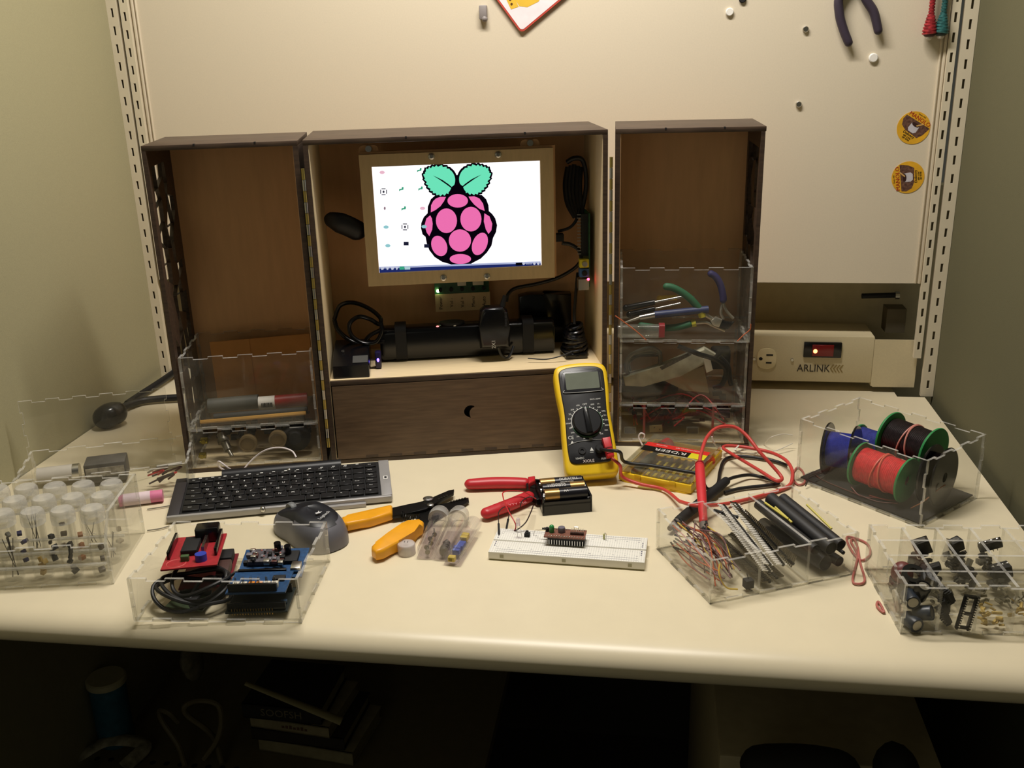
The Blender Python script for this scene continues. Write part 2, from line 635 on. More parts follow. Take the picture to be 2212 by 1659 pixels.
for lab, top, bot, col, dk in (('red bead charm with coiled thread hanging beside the upright', (2014, -40), (2002, 78), '96282e', '3a1016'),
                               ('teal bead charm with coiled thread hanging beside the upright', (2042, -40), (2027, 76), '2c5f5e', '0d2a2a')):
    a, c = V(Y(*top)), V(Y(*bot))
    a.y = c.y = -.012
    u = c - a
    L = u.length
    t = thing('hanging_charm', lab, 'charm', Matrix.Translation(a) @ u.to_track_quat('Z', 'Y').to_matrix().to_4x4())
    m_ = mat('charm_' + col, col, .4, noise=.45, scale=260)
    prof = [(.0026, 0), (.0026, .55), (.0030, .60), (.0048, .70), (.0066, .82), (.0080, .92), (.0076, .98), (.0055, 1.01), (0, 1.02)]
    MB().lathe([(r, f * L) for r, f in prof], None, 20).build('bead', mat('charm_dark_' + dk, dk, .6), t)

    def rad(f):
        for (r0, f0), (r1, f1) in zip(prof, prof[1:]):
            if f0 <= f <= f1:
                return r0 + (r1 - r0) * (f - f0) / (f1 - f0)
        return .003
    b = MB()
    for k in range(34):
        f = k / 35
        b.ring(rad(f) + .0004, .0011 + .0004 * (f > .62), T(0, 0, f * L) @ Rx(6 * (-1) ** k), 16, 6)
    b.build('thread_coil', m_, t)
    MB().ball((0, 0, 1.02 * L), (.0048, .0048, .004)).build('tip', mat('charm_glass', 'cfc7bd', .15), t)
# ------------------------------------------------------------------ the folding wooden cabinet
MC = fr(-.2903, -.3283, 0, 13.76)
ML = fr(-.471, -.3734, 0, 13.98)
MR = fr(.075, -.2373, 0, 2.51)
stain = mat('stained_plywood', '33251d', .5, noise=.4, scale=30, stretch=(1, 6, 9), col2='4d3c2e')
stain2 = mat('stained_front', '53402e', .5, noise=.4, scale=26, stretch=(1, 6, 10), col2='6a543e')
birch = mat('birch_plywood', 'd9c49c', .6, noise=.05, scale=40, stretch=(1, 8, 1))
tan = mat('tan_plywood', 'd2a678', .65, noise=.05, scale=30, stretch=(4, 1, .6))
KD = .006
cab = thing('cabinet', 'dark stained wooden cabinet standing open with hinged wings on the desk', 'cabinet', MC)


def sub(name, M):
    e = bpy.data.objects.new(name, None)
    e.empty_display_size = .01
    COL.objects.link(e)
    e.parent = cab
    e.matrix_local = MC.inverted() @ M
    return e


def lattice(x0, x1, y0, y1, z0, z1, seed):
    """side panel with an irregular pattern of cut-out holes"""
    rnd = random.Random(seed)
    b = MB()
    ny, nz = 4, 15
    ys = [y0 + (y1 - y0) * (.12 + .76 * i / ny) for i in range(ny + 1)]
    zs = [z0 + (z1 - z0) * (.05 + .9 * i / nz) for i in range(nz + 1)]
    P = [[(ys[i] + (rnd.uniform(-.008, .008) if 0 < i < ny else 0), zs[j] + (rnd.uniform(-.009, .009) if 0 < j < nz else 0)) for j in range(nz + 1)] for i in range(ny + 1)]
    bm = bmesh.new()
    G = [[bm.verts.new((0, *P[i][j])) for j in range(nz + 1)] for i in range(ny + 1)]
    fs = [bm.faces.new((G[i][j], G[i + 1][j], G[i + 1][j + 1], G[i][j + 1])) for i in range(ny) for j in range(nz)]
    pick = [f for f in fs if rnd.random() < .74]
    bmesh.ops.inset_individual(bm, faces=pick, thickness=.0035)
    bmesh.ops.delete(bm, geom=pick, context='FACES')
    r = bmesh.ops.extrude_face_region(bm, geom=list(bm.faces))
    for v in r['geom']:
        if isinstance(v, bmesh.types.BMVert):
            v.co.x += x1 - x0
    bm.transform(T(x0, 0, 0))
    b._merge(bm, None)
    a0, a1 = ys[0], ys[-1]
    c0, c1 = zs[0], zs[-1]
    b.bb((x0, y0, z0), (x1, a0, z1)).bb((x0, a1, z0), (x1, y1, z1)).bb((x0, a0, z0), (x1, a1, c0)).bb((x0, a0, c1), (x1, a1, z1))
    return b


def case(name, M, w, h, d, lat=None, seed=1):
    e = sub(name, M)
    b = MB().bb((0, 0, h - KD), (w, d, h), bev=.0006)
    for fx in (.33, .72):
        b.m(1).bb((w * fx, -.0002, h - .002), (w * fx + .0022, .004, h + .0003))
        b.m(0)
    b.build('top_panel', [stain, blackm], e)
    b = MB().bb((0, 0, 0), (w, d, KD - .001))
    b.build('bottom_panel', stain, e)
    MB().bb((KD, .0015, KD - .001), (w - KD, d - .004, KD + .0004)).build('floor_lining', birch, e)
    MB().bb((0, d - .004, KD), (w, d, h - KD)).build('back_panel', tan, e)
    for side in (0, 1):
        x0 = 0 if side == 0 else w - KD
        if lat == side:
            lattice(x0, x0 + KD - .001, 0, d - .0042, KD, h - KD, seed).build('side_panel', stain, e)
        else:
            MB().bb((x0, 0, KD), (x0 + KD, d - .0042, h - KD)).build('side_panel', stain, e)
            xi = KD if side == 0 else w - KD - .0008
            MB().bb((xi, .0012, KD + .0008), (xi + .0008, d - .0045, h - KD - .0002)).build('side_lining', birch if lat is None else tan, e)
    return e


mainc = case('main_case', MC, .367, .4172, .1375)
wl = case('wing_case', ML, .1804, .4172, .1243, 0, 5)
wr = case('wing_case', MR, .1804, .4172, .1243, 1, 9)
MB().bb((.0068, .0, .1085), (.3602, .133, .1148), bev=.0004).build('shelf_board', stain, mainc)
MB().bb((.0068, .0012, .1148), (.3602, .133, .1158)).build('shelf_lining', birch, mainc)
# drawer with a crescent finger hole
zc, xc, rr = .0625, .1857, .0088
out = [(xc + rr * math.cos(R(a)), zc + rr * math.sin(R(a))) for a in range(52, 270, 8)]
inn = [(xc + .0078 + .0095 * math.cos(R(a)), zc - .003 + .0095 * math.sin(R(a))) for a in range(208, 108, -8)]
cres = out + inn
z0, z1, x0, x1 = .0062, .1075, .0085, .3585
b = MB()
top = [(x0, z1), (x0, zc), out[16]] + list(reversed(out[:16])) + [inn[-1], (x1, inn[-1][1] + .001), (x1, z1)]
bot = [(x0, zc), (x0, z0), (x1, z0), (x1, inn[-1][1] + .001), inn[-1]] + list(reversed(inn[:-1])) + list(reversed(out[16:]))
b.prism(top, -.005, .0005, FACE).prism(bot, -.005, .0005, FACE)
dr = b.build('drawer', stain2, mainc)
b = MB()
for k in range(10):
    b.bb((.045 + k * .0315, -.0008, .0064), (.045 + k * .0315 + .016, .0, .0102))
b.build('finger_joint', stain, dr)
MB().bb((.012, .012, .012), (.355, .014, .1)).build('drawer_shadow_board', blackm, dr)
# piano hinges
brass = mat('hinge_brass', 'b3a05c', .35, .9)
b = MB()
for kx, M0 in ((0, MC @ T(-.0022, -.0035, 0)), (1, MC @ T(.3705, -.0035, 0))):
    b = MB()
    z, k = .026, 0
    while z < .372:
        b.m(k % 2).cyl((0, 0, z), (0, 0, z + .0128), .0021, seg=10)
        z += .0133
        k += 1
    b.m(0).bb((-.0012, .0005, .026), (-.0006, .0035, .372)).bb((.0006, .0005, .026), (.0012, .0035, .372))
    o = b.build('piano_hinge', [brass, steel], cab)
    o.matrix_local = MC.inverted() @ M0

# ------------------------------------------------------------------ monitor with a wooden frame
MY = .06
birchf = mat('frame_plywood', 'cdb48a', .6, noise=.05, scale=40, stretch=(6, 1, 1))

mon = thing('monitor', 'wood framed flat monitor showing a raspberry desktop inside the cabinet', 'monitor', MC)
fx0, fx1, fz0, fz1, sx0, sx1, sz0, sz1 = .0615, .3078, .2228, .3918, .0765, .2908, .2398, .3764
b = MB()
FM = T(0, MY, 0) @ FACE
for p in ([(fx0, fz0), (fx1, fz0), (sx1, sz0), (sx0, sz0)], [(fx1, fz0), (fx1, fz1), (sx1, sz1), (sx1, sz0)], [(fx1, fz1), (fx0, fz1), (sx0, sz1), (sx1, sz1)], [(fx0, fz1), (fx0, fz0), (sx0, sz0), (sx0, sz1)]):
    b.prism(p, -.005, 0, FM)
b.build('frame', birchf, mon)
MB().bb((fx0 + .001, MY + .0055, fz0 + .001), (fx1 + .003, MY + .011, fz1 + .003)).build('rear_board', tan, mon)
for x in (.074, .279):
    lug = MB().prism(rrect(.025, .014, .006, x, fz1 + .004), 0, .004, T(0, MY + .012, 0) @ FACE).build('mounting_lug', tan, mon)
    MB().cyl((x, MY + .0075, fz1 + .0065), (x, MY + .005, fz1 + .0065), .004).build('lug_screw', steel, lug)
for px, py in ((932, 338), (1076, 334), (958, 600), (1052, 597)):
    p = onplane(MC, px, py, MY)
    MB().lathe([(.0045, 0), (.004, .0012), (.0022, .002), (.0022, .0008), (0, .0008)], T(p.x, MY, p.z) @ FACE, 20).build('frame_screw', steel, mon)


def glow(name, col, e):
    m = bpy.data.materials.new(name)
    m.use_nodes = True
    nt = m.node_tree
    nt.nodes.remove(nt.nodes['Principled BSDF'])
    em = nt.nodes.new('ShaderNodeEmission')
    em.inputs['Color'].default_value = (*lin(col), 1)
    em.inputs['Strength'].default_value = e
    nt.links.new(em.outputs[0], nt.nodes['Material Output'].inputs['Surface'])
    return m


EM = 1.0
SCR = MY + .004
scr = MB().bb((sx0 + .0002, SCR, sz0 + .0002), (sx1 - .0002, SCR + .002, sz1 - .0002)).build('screen', glow('screen_white', 'fdfbff', EM * 1.25), mon)


def q4(x, y):  # logo outline measured on an enlargement of the photograph
    p = onplane(MC, 640 + x / 3.16, 260 + y / 3.16, SCR)
    return (p.x, p.z)


def flat(b, pts, lvl, raw=False):
    b.prism([q4(*p) for p in pts] if not raw else pts, .0001 + lvl * .00012, .00016 + lvl * .00012, T(0, SCR, 0) @ FACE)


leafG = [(880, 345), (890, 332), (905, 325), (922, 320), (940, 314), (958, 312), (985, 310), (1010, 316), (1030, 324), (1050, 336), (1066, 350), (1078, 370), (1085, 392), (1086, 415), (1080, 440), (1062, 456), (1052, 478), (1035, 498), (1015, 508), (995, 510), (975, 512), (958, 506), (940, 496), (925, 484), (912, 470), (900, 452), (890, 436), (884, 416), (874, 396), (872, 370)]


def spiky(pts, out, tooth):
    # saw-toothed leaf edge; smooth where the leaf meets the stem
    cx = sum(p[0] for p in pts) / len(pts)
    cy = sum(p[1] for p in pts) / len(pts)
    P = [(p.x, p.y) for p in spline([(x, y, 0) for x, y in pts], 3, True)]
    o = []
    for i, p in enumerate(P):
        inner = p[0] > 1035 and p[1] > 335
        k = out if inner else out + tooth * ((i % 4) / 3 - .35)
        L = math.hypot(p[0] - cx, p[1] - cy)
        o.append((cx + (p[0] - cx) * (L + k) / L, cy + (p[1] - cy) * (L + k) / L))
    return o


def serr(pts, out, n=3):
    cx = sum(p[0] for p in pts) / len(pts)
    cy = sum(p[1] for p in pts) / len(pts)
    o = []
    for i, p in enumerate(pts):
        k = 1 + (out if i % 2 == 0 else out - .045)
        if p[0] > 1040 and p[1] > 340:
            k = 1 + out * .8
        o.append((cx + (p[0] - cx) * k, cy + (p[1] - cy) * k))
    return o


mir = lambda pts: [(2196 - p[0], p[1] - 6) for p in pts]
ink = glow('logo_ink', '14081a', EM * .35)
b = MB()
lb = spiky(leafG, 13, 8)
flat(b, lb, 0)
flat(b, mir(lb), 0)
flat(b, [(1110 + (x_ - 1110) * 1.035, 700 + (y_ - 700) * (1.035 if 640 < y_ < 960 else 1.01)) for x_, y_ in [(960, 508), (925, 540), (905, 590), (903, 635), (878, 662), (862, 700), (860, 735), (870, 775), (890, 792), (898, 835), (915, 880), (950, 925), (1000, 957), (1040, 975), (1060, 981), (1190, 976), (1215, 962), (1255, 935), (1295, 895), (1325, 850), (1335, 800), (1355, 760), (1362, 715), (1350, 670), (1330, 640), (1308, 620), (1305, 580), (1290, 540), (1262, 512), (1215, 505), (1150, 460), (1098, 372), (1045, 460), (1000, 506)]], 0)
b.build('logo_outline', ink, scr)
b = MB()
lg = spiky(leafG, -2, 12)
flat(b, lg, 1)
flat(b, mir(lg), 1)
lo = b.build('logo_leaf', glow('logo_green', '6fe8bd', EM * .95), scr)
b = MB()
vein = [(932, 376), (960, 388), (1000, 408), (1040, 436), (1070, 462), (1055, 460), (1020, 434), (980, 406)]
flat(b, vein, 2)
flat(b, mir(vein), 2)
b.build('leaf_vein', ink, lo.parent)
b = MB()
for cx, cy, rx, ry, ro in ((1102, 549, 70, 46, 0), (1025, 685, 72, 84, 0), (1192, 674, 72, 84, 0), (1117, 820, 76, 76, 0), (976, 857, 52, 72, -22), (1253, 843, 50, 80, 22), (1120, 946, 73, 34, 0)):
    flat(b, ell(cx, cy, rx, ry, ro), 1)
flat(b, [(918, 628), (920, 580), (935, 550), (955, 532), (985, 522), (1022, 522), (1008, 552), (985, 585), (950, 612)], 1)
flat(b, [(1175, 520), (1215, 518), (1250, 533), (1275, 568), (1286, 618), (1250, 604), (1215, 575), (1190, 545)], 1)
flat(b, [(914, 648), (926, 670), (931, 705), (928, 745), (908, 790), (890, 765), (876, 715), (888, 670)], 1)
flat(b, [(1284, 634), (1318, 655), (1338, 705), (1332, 750), (1312, 775), (1294, 745), (1280, 690)], 1)
b.build('logo_berry', glow('logo_pink', 'f272b4', EM * .95), scr)
b = MB()
for cx, cy, mi in ((586, 355, 0), (840, 340, 1), (596, 487, 2), (717, 470, 1), (848, 466, 1), (604, 600, 3), (733, 602, 1), (862, 600, 0), (613, 728, 4), (742, 727, 2), (873, 725, 4), (625, 855, 4), (750, 841, 5), (890, 857, 5)):
    b.m(mi)
    if mi == 2:
        for k in range(4):
            dx, dy = ((-20, 0), (20, 0), (0, -20), (0, 20))[k]
            flat(b, [(cx + dx - (3 if dx else 14), cy + dy - (14 if dx else 3)), (cx + dx + (3 if dx else 14), cy + dy - (14 if dx else 3)), (cx + dx + (3 if dx else 14), cy + dy + (14 if dx else 3)), (cx + dx - (3 if dx else 14), cy + dy + (14 if dx else 3))], 2)
        flat(b, ell(cx, cy, 7, 9), 2)
    elif mi == 1:
        flat(b, [(cx - 16, cy + 14), (cx - 14, cy - 2), (cx + 2, cy - 4), (cx + 4, cy - 16), (cx + 16, cy - 14), (cx + 14, cy + 4), (cx - 4, cy + 6)], 2)
    elif mi == 5:
        flat(b, [(cx - 17, cy - 12), (cx + 17, cy - 12), (cx + 17, cy + 12), (cx - 17, cy + 12)], 2)
    else:
        flat(b, ell(cx, cy, 18 if mi != 3 else 6, 11), 2)
b.build('desktop_icon', [glow('ico_pink', 'e8b6c8', EM), glow('ico_green', '3fae86', EM * .8), glow('ico_dark', '4a4a58', EM * .6), glow('ico_brown', '8a6a78', EM * .8), glow('ico_teal', '8fc6cc', EM), glow('ico_navy', '2a2c48', EM * .5)], scr)
b = MB()
flat(b, [(566, 1000), (1668, 962), (1668, 974), (566, 1012)], 1)
b.m(1)
flat(b, [(566, 1012), (1668, 974), (1670, 1000), (569, 1042)], 1)
b.m(2)
for x, w in ((575, 26), (612, 22), (645, 24), (678, 18)):
    flat(b, [(x, 1002), (x + w, 1001), (x + w - 6, 1018), (x + 6, 1020)], 2)
b.m(3)
flat(b, [(705, 998), (738, 997), (738, 1018), (705, 1019)], 2)
b.m(4)
flat(b, [(740, 997), (778, 996), (778, 1017), (740, 1018)], 2)
b.m(5)
flat(b, [(1498, 972), (1542, 970), (1542, 990), (1498, 991)], 2)
b.m(2)
for x in (1552, 1625, 1652):
    flat(b, ell(x, 977, 8, 10), 2)
b.text('03:55', .0035, T(0, SCR - .0005, 0) @ T(q4(1588, 978)[0], 0, q4(1588, 978)[1]) @ FACE, .00004)
b.build('taskbar', [glow('bar_light', 'b8c0e6', EM * .8), glow('bar_navy', '27357e', EM * .6), glow('bar_white', 'd8dcee', EM * .8), glow('bar_green', '3fb38c', EM * .8), glow('bar_pale', 'b4d4dc', EM * .9), glow('bar_black', '10101e', EM * .3)], scr)

# ------------------------------------------------------------------ control board under the monitor
BY = .115
a, d = onplane(MC, 938, 608, BY), onplane(MC, 1058, 668, BY)
t = thing('control_board', 'green monitor control board with glowing green lamp and button labels below', 'circuit board', MC)
zm = a.z + (d.z - a.z) * .42
MB().bb((a.x, BY, zm), (d.x, BY + .002, a.z)).build('board', green, t)
lb = MB().bb((a.x, BY - .001, d.z), (d.x + .001, BY + .003, zm)).build('label_plate', birchf, t)
for k in range(5):
    p = a.x + (.1 + .2 * k) * (d.x - a.x)
    MB().cyl((p, BY, zm + .006), (p, BY - .004, zm + .006), .0026).build('push_button', blackm, t)
    MB().text(('Power', 'Vol -', 'Vol +', 'Menu', 'Auto')[k], .0068, T(p, BY - .0013, (d.z + zm) / 2) @ FACE @ Rz(90)).build('button_label', mat('burnt_print', '2a1a10', .6), lb)
for k, w in ((.42, .012), (.7, .015)):
    p = a.x + k * (d.x - a.x)
    MB().bb((p, BY - .004, zm + .011), (p + w, BY, zm + .0165), bev=.0005).build('connector', mat('connector_ivory', 'cfc8b4', .5), t)
p = onplane(MC, 946, 628, BY)
MB().ball((p.x, BY - .002, p.z), .0022).build('status_lamp', mat('lamp_green', 'd8ffb0', .3, emit=14), t)

# ------------------------------------------------------------------ single-board computer on the right inner wall
t = thing('single_board_computer', 'small green computer board fixed upright on the right inner wall', 'circuit board', MC)
bx = .352
p0, p1 = onplane(MC, 1285, 455, .07), onplane(MC, 1275, 612, .07)
za, zb = p0.z, p1.z
MB().bb((bx, .05, zb), (bx + .0016, .106, za)).build('board', green, t)
MB().bb((bx - .009, .056, zb + (za - zb) * .42), (bx, .061, zb + (za - zb) * .98)).build('pin_header', blackm, t)
b = MB()
for k in range(13):
    z = zb + (za - zb) * (.44 + .53 * k / 12)
    b.bb((bx - .014, .0572, z), (bx - .009, .0578, z + .0006)).bb((bx - .014, .0597, z), (bx - .009, .0603, z + .0006))
b.build('header_pins', steel, t)
MB().bb((bx - .012, .05, zb + (za - zb) * .27), (bx, .06, zb + (za - zb) * .38)).build('video_jack', mat('jack_yellow', 'd8cc30', .4), t)
MB().cyl((bx - .006, .0505, zb + (za - zb) * .325), (bx - .006, .0455, zb + (za - zb) * .325), .0036).build('jack_ring', steel, t)
MB().bb((bx - .012, .05, zb + (za - zb) * .14), (bx, .062, zb + (za - zb) * .25)).build('audio_jack', mat('jack_blue', '35639a', .4), t)
MB().cyl((bx - .006, .0499, zb + (za - zb) * .195), (bx - .006, .0475, zb + (za - zb) * .195), .0036).build('jack_hole', blackm, t)
MB().bb((bx - .014, .05, zb - .004), (bx, .064, zb + (za - zb) * .11)).build('usb_port', steel, t)
MB().ball((bx - .001, .0485, zb + (za - zb) * .11), .0017).build('power_lamp', mat('lamp_red', 'ff3048', .3, emit=14), t)

# ------------------------------------------------------------------ loose electrics inside the cabinet
def cpath(pts):
    return [MC @ onplane(MC, px, py, ly) for px, py, ly in pts]


t = thing('cable_bundle', 'black cable folded and hung on the inner wall beside the monitor', 'cable')
for k, dx in enumerate((-14, -7, 0, 8, 15)):
    MB().tube(cpath([(1240 + dx, 355 + abs(dx) * .4, .1), (1236 + dx * 1.1, 400, .095), (1240 + dx, 440, .09), (1252 + dx * .7, 470, .085)]), .0032, 8).build('cable_strand', rubber, t)
MB().tube(cpath([(1225, 350, .095), (1240, 342, .09), (1258, 346, .09), (1266, 380, .09), (1264, 420, .09), (1254, 466, .09)]), .0032, 8).build('cable_strand', rubber, t)
MB().tube(cpath([(1252, 450, .085), (1245, 475, .08), (1230, 492, .08), (1205, 500, .08)]), .002, 8).build('cable_tail', rubber, t)
t = thing('monitor_plug', 'black video plug and lead going into the monitor edge', 'plug')
MB().bb((.309, .068, .269), (.322, .08, .279), MC, bev=.001).build('plug_body', blackm, t)
MB().tube(cpath([(1214, 525, .07), (1232, 528, .07), (1250, 540, .065), (1256, 560, .06)]), .0025, 8).build('plug_lead', rubber, t)
tag(MB().tube(cpath([(1256, 562, .09), (1240, 580, .095), (1205, 600, .1), (1160, 613, .105), (1115, 622, .105), (1098, 635, .1), (1094, 652, .098)]), .0024, 8).build('power_lead', rubber), 'black power lead curving from the wall adapter up to the small computer', 'cable')
b = MB().tube(cpath([(700, 470, .075), (725, 478, .075), (755, 490, .078), (790, 508, .082)]), lambda u: .0065 + .0075 * min(1, u * 2.2), 12, 8, flat=.45, up=(0, 1, 0))
tag(b.build('antenna_paddle', mat('paddle_black', '0e0f18', .4)), 'flat black paddle sticking out from behind the monitor', 'antenna')

t = thing('power_strip', 'long black power strip lying on the cabinet shelf', 'power strip', MC @ T(.189, .078, .1163))
b = MB().prism(rrect(.028, .046, .008, 0, .0232), -.118, .118, Matrix(((0, 0, 1, 0), (1, 0, 0, 0), (0, 1, 0, 0), (0, 0, 0, 1))), bev=.003)
b.build('strip_body', blackg, t)
for x in (-.09, .082):
    MB().prism(rrect(.032, .0495, .009, 0, .0253), x - .0075, x + .0075, Matrix(((0, 0, 1, 0), (1, 0, 0, 0), (0, 1, 0, 0), (0, 0, 0, 1)))).build('hook_strap', blackm, t)
for x, m_ in ((-.04, mat('strip_lamp', 'ff8080', .3, emit=2.5)), (-.017, white)):
    MB().ball((x, -.010, .0455), (.002, .0012, .001)).build('indicator', m_, t)
MB().prism(ell(0, 0, .017, .011), 0, .003, T(-.02, 0, .0455)).build('rocker', blackm, t)
p = MC.inverted() @ (MC @ onplane(MC, 1067, 705, .05))
t = thing('power_adapter', 'round-shouldered black plug adapter standing against the power strip', 'adapter', MC)
b = MB().prism([(p.x - .02, .136), (p.x + .02, .136), (p.x + .0205, .165), (p.x + .018, .185), (p.x + .012, .191), (p.x - .012, .191), (p.x - .018, .186), (p.x - .0205, .165)], 0, .024, T(0, .061, 0) @ FACE, bev=.005, seg=3)
b.build('adapter_body', blackg, t)
b = MB()
for k in range(12):
    b.bb((p.x + .0135, .0364, .166 + k * .0016), (p.x + .0165, .0372, .1668 + k * .0016))
b.build('grip_ribs', mat('rib_grey', '2c2c30', .5), t)
MB().tube([(p.x + .004, .04, .137), (p.x + .008, .042, .125), (p.x + .016, .045, .1195), (p.x + .022, .05, .124), (p.x + .026, .056, .132)], .0018, 8).build('adapter_lead', rubber, t)
MB().text('2X1', .007, T(p.x - .002, .0367, .142) @ FACE @ Rz(90), .0002).build('print', mat('pale_print', 'b8b4ac', .5), t)
b = MB().cyl((p.x + .012, .05, .19), (p.x + .016, .052, .204), .004, .0025)
b.build('strain_relief', rubber, t)
a, d = onplane(MC, 1122, 640, .105), onplane(MC, 1236, 705, .105)
t = thing('square_adapter', 'flat square black adapter standing behind the power strip', 'adapter', MC)
MB().prism([(a.x, .124), (d.x, .124), (d.x, a.z - .001), ((a.x + d.x) / 2, a.z - .0015), ((a.x + d.x) / 2 - .004, a.z + .0005), (a.x + .012, a.z + .001), (a.x, a.z - .002)], 0, .018, T(0, .127, 0) @ FACE, bev=.0025).build('adapter_body', blackg, t)
MB().bb((a.x + .008, .116, .1162), (d.x - .008, .124, .126)).build('plug_foot', blackm, t)
t = thing('coiled_cord', 'black power cord coiled in a heap at the right end of the shelf', 'cord', MC)
cx, cy = .333, .056
for k in range(9):
    r0 = .0175 - .0009 * k
    pts = []
    for j in range(14):
        an = 2 * math.pi * j / 14
        pts.append((cx + r0 * math.cos(an) * .95, cy + (r0 * 1.25) * math.sin(an), .1235 + .0040 * k + .003 * math.sin(an + k)))
    MB().tube(pts, .0025, 8, 4, True).build('cord_loop', blackg, t)
MB().tube([(cx, cy, .158), (cx + .002, cy + .01, .175), (cx + .006, cy + .02, .2), (cx + .010, cy + .03, .222)], .0022, 8).build('cord_riser', rubber, t)
MB().bb((cx - .016, cy - .024, .1162), (cx + .015, cy - .012, .124), bev=.003).build('cord_plug', blackg, t)

# USB hub, its lit stick and the looped flat lead above it
t = thing('usb_hub', 'wedge-shaped black hub box at the left end of the shelf', 'hub', MC @ T(.0105, .006, .1163) @ Rz(0))
YZX = Matrix(((0, 0, 1, 0), (1, 0, 0, 0), (0, 1, 0, 0), (0, 0, 0, 1)))
MB().prism([(0, 0), (.075, 0), (.075, .03), (.03, .028), (.0, .0165)], 0, .047, YZX, bev=.0018).build('hub_body', blackg, t)
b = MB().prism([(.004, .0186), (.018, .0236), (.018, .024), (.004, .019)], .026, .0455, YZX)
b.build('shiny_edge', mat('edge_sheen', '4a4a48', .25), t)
MB().text('G', .006, T(.013, .027, .0285) @ Rx(20), .0002).build('badge', steel, t)
t = thing('usb_stick', 'small USB stick glowing blue in the side of the hub', 'usb stick', MC @ T(.0605, .043, .1158))
MB().bb((-.0025, -.004, .006), (.0035, .004, .012)).build('metal_plug', steel, t)
MB().bb((.0036, -.006, .0008), (.0116, .006, .0235), bev=.002).build('stick_body', mat('stick_indigo', '1c1640', .35), t)
MB().ball((.0075, -.0062, .013), (.0016, .0008, .0026)).build('stick_lamp', mat('lamp_blue', '5a48ff', .3, emit=9), t)
t = thing('looped_lead', 'black flat lead wound in two loops above the hub', 'cable')
MB().tube(cpath([(722, 690, .07), (735, 660, .07), (765, 654, .07), (800, 668, .072), (822, 688, .072), (818, 700, .07), (800, 690, .066), (775, 684, .06), (755, 700, .058), (760, 725, .056), (785, 740, .055), (812, 738, .055), (825, 715, .056), (822, 695, .058)]), .0036, 10, 8, flat=.8).build('upper_loop', blackg, t)
MB().tube(cpath([(722, 690, .07), (730, 712, .07), (752, 732, .068), (780, 742, .064), (800, 724, .062), (824, 712, .06)]), .0036, 10, 8, flat=.8).build('lower_loop', blackg, t)
MB().tube(cpath([(748, 760, .078), (765, 745, .075), (790, 740, .07), (830, 738, .06)]), .0028, 8, 8).build('lead_tail', rubber, t)
tag(MB().tube(cpath([(1140, 774, .03), (1180, 776, .025), (1215, 768, .025), (1235, 760, .03)]), .0009, 6).build('thin_cable', rubber), 'thin dark cable lying on the shelf in front of the power strip', 'cable')
# ------------------------------------------------------------------ finger-jointed clear bins
TK = .003


def toothed(w, h, e, n=7, t=TK):
    """outline of a sheet w x h; e = tooth phase (0 / 1 / None) on bottom, right, top, left"""
    pts = []

    def run(L, ph, nn):
        if ph is None:
            return [(0, 0), (L, 0)]
        o = []
        for k in range(nn):
            d = t if (k + ph) % 2 else 0
            o += [(L * k / nn, d), (L * (k + 1) / nn, d)]
        return o
    nv = max(3, int(round(h / .018)) | 1)
    for x, d in run(w, e[0], n):
        pts.append((x, d))
    for y, d in run(h, e[1], nv):
        pts.append((w - d, y))
    for x, d in run(w, e[2], n):
        pts.append((w - x, h - d))
    for y, d in run(h, e[3], nv):
        pts.append((d, h - y))
    o = []
    for p in pts:
        if not o or (abs(p[0] - o[-1][0]) + abs(p[1] - o[-1][1])) > 1e-6:
            o.append(p)
    if abs(o[0][0] - o[-1][0]) + abs(o[0][1] - o[-1][1]) < 1e-6:
        o.pop()
    return o


def clear_bin(label, M, w=.165, d=.12, h=.05, cols=1, rows=1, top=0, name='clear_bin', group=None):
    t = thing(name, label, 'bin', M, group)
    AM = [ACR, ACE]
    for y in (0, d - TK):
        MB().prism(toothed(w, h, (0, 0, top, 0), 9), -TK, 0, T(0, y, 0) @ FACE, edge_mi=1).build('long_wall', AM, t)
    for x in (TK, w):
        MB().prism(toothed(d, h, (0, 1, top, 1), 7), -TK, 0, T(x, 0, 0) @ Rz(90) @ FACE, edge_mi=1).build('end_wall', AM, t)
    MB().prism(toothed(w - .0005, d - .0005, (1, 1, 1, 1), 9), .0002, TK, T(.00025, .00025, 0), edge_mi=1).build('base', AM, t)
    for k in range(1, cols):
        x = w * k / cols
        MB().prism([(TK, TK), (d - TK, TK), (d - TK, h - .002), (TK, h - .002)], -TK / 2, TK / 2, T(x, 0, 0) @ Rz(90) @ FACE, edge_mi=1).build('divider', AM, t)
    for k in range(1, rows):
        y = d * k / rows
        MB().prism([(TK, TK), (w - TK, TK), (w - TK, h - .002), (TK, h - .002)], -TK / 2, TK / 2, T(0, y, 0) @ FACE, edge_mi=1).build('divider', AM, t)
    return t


def one(b, name, mats, label, cat, M=None, group=None, smooth=38):
    return tag(b.build(name, mats, None, M, smooth), label, cat, group)


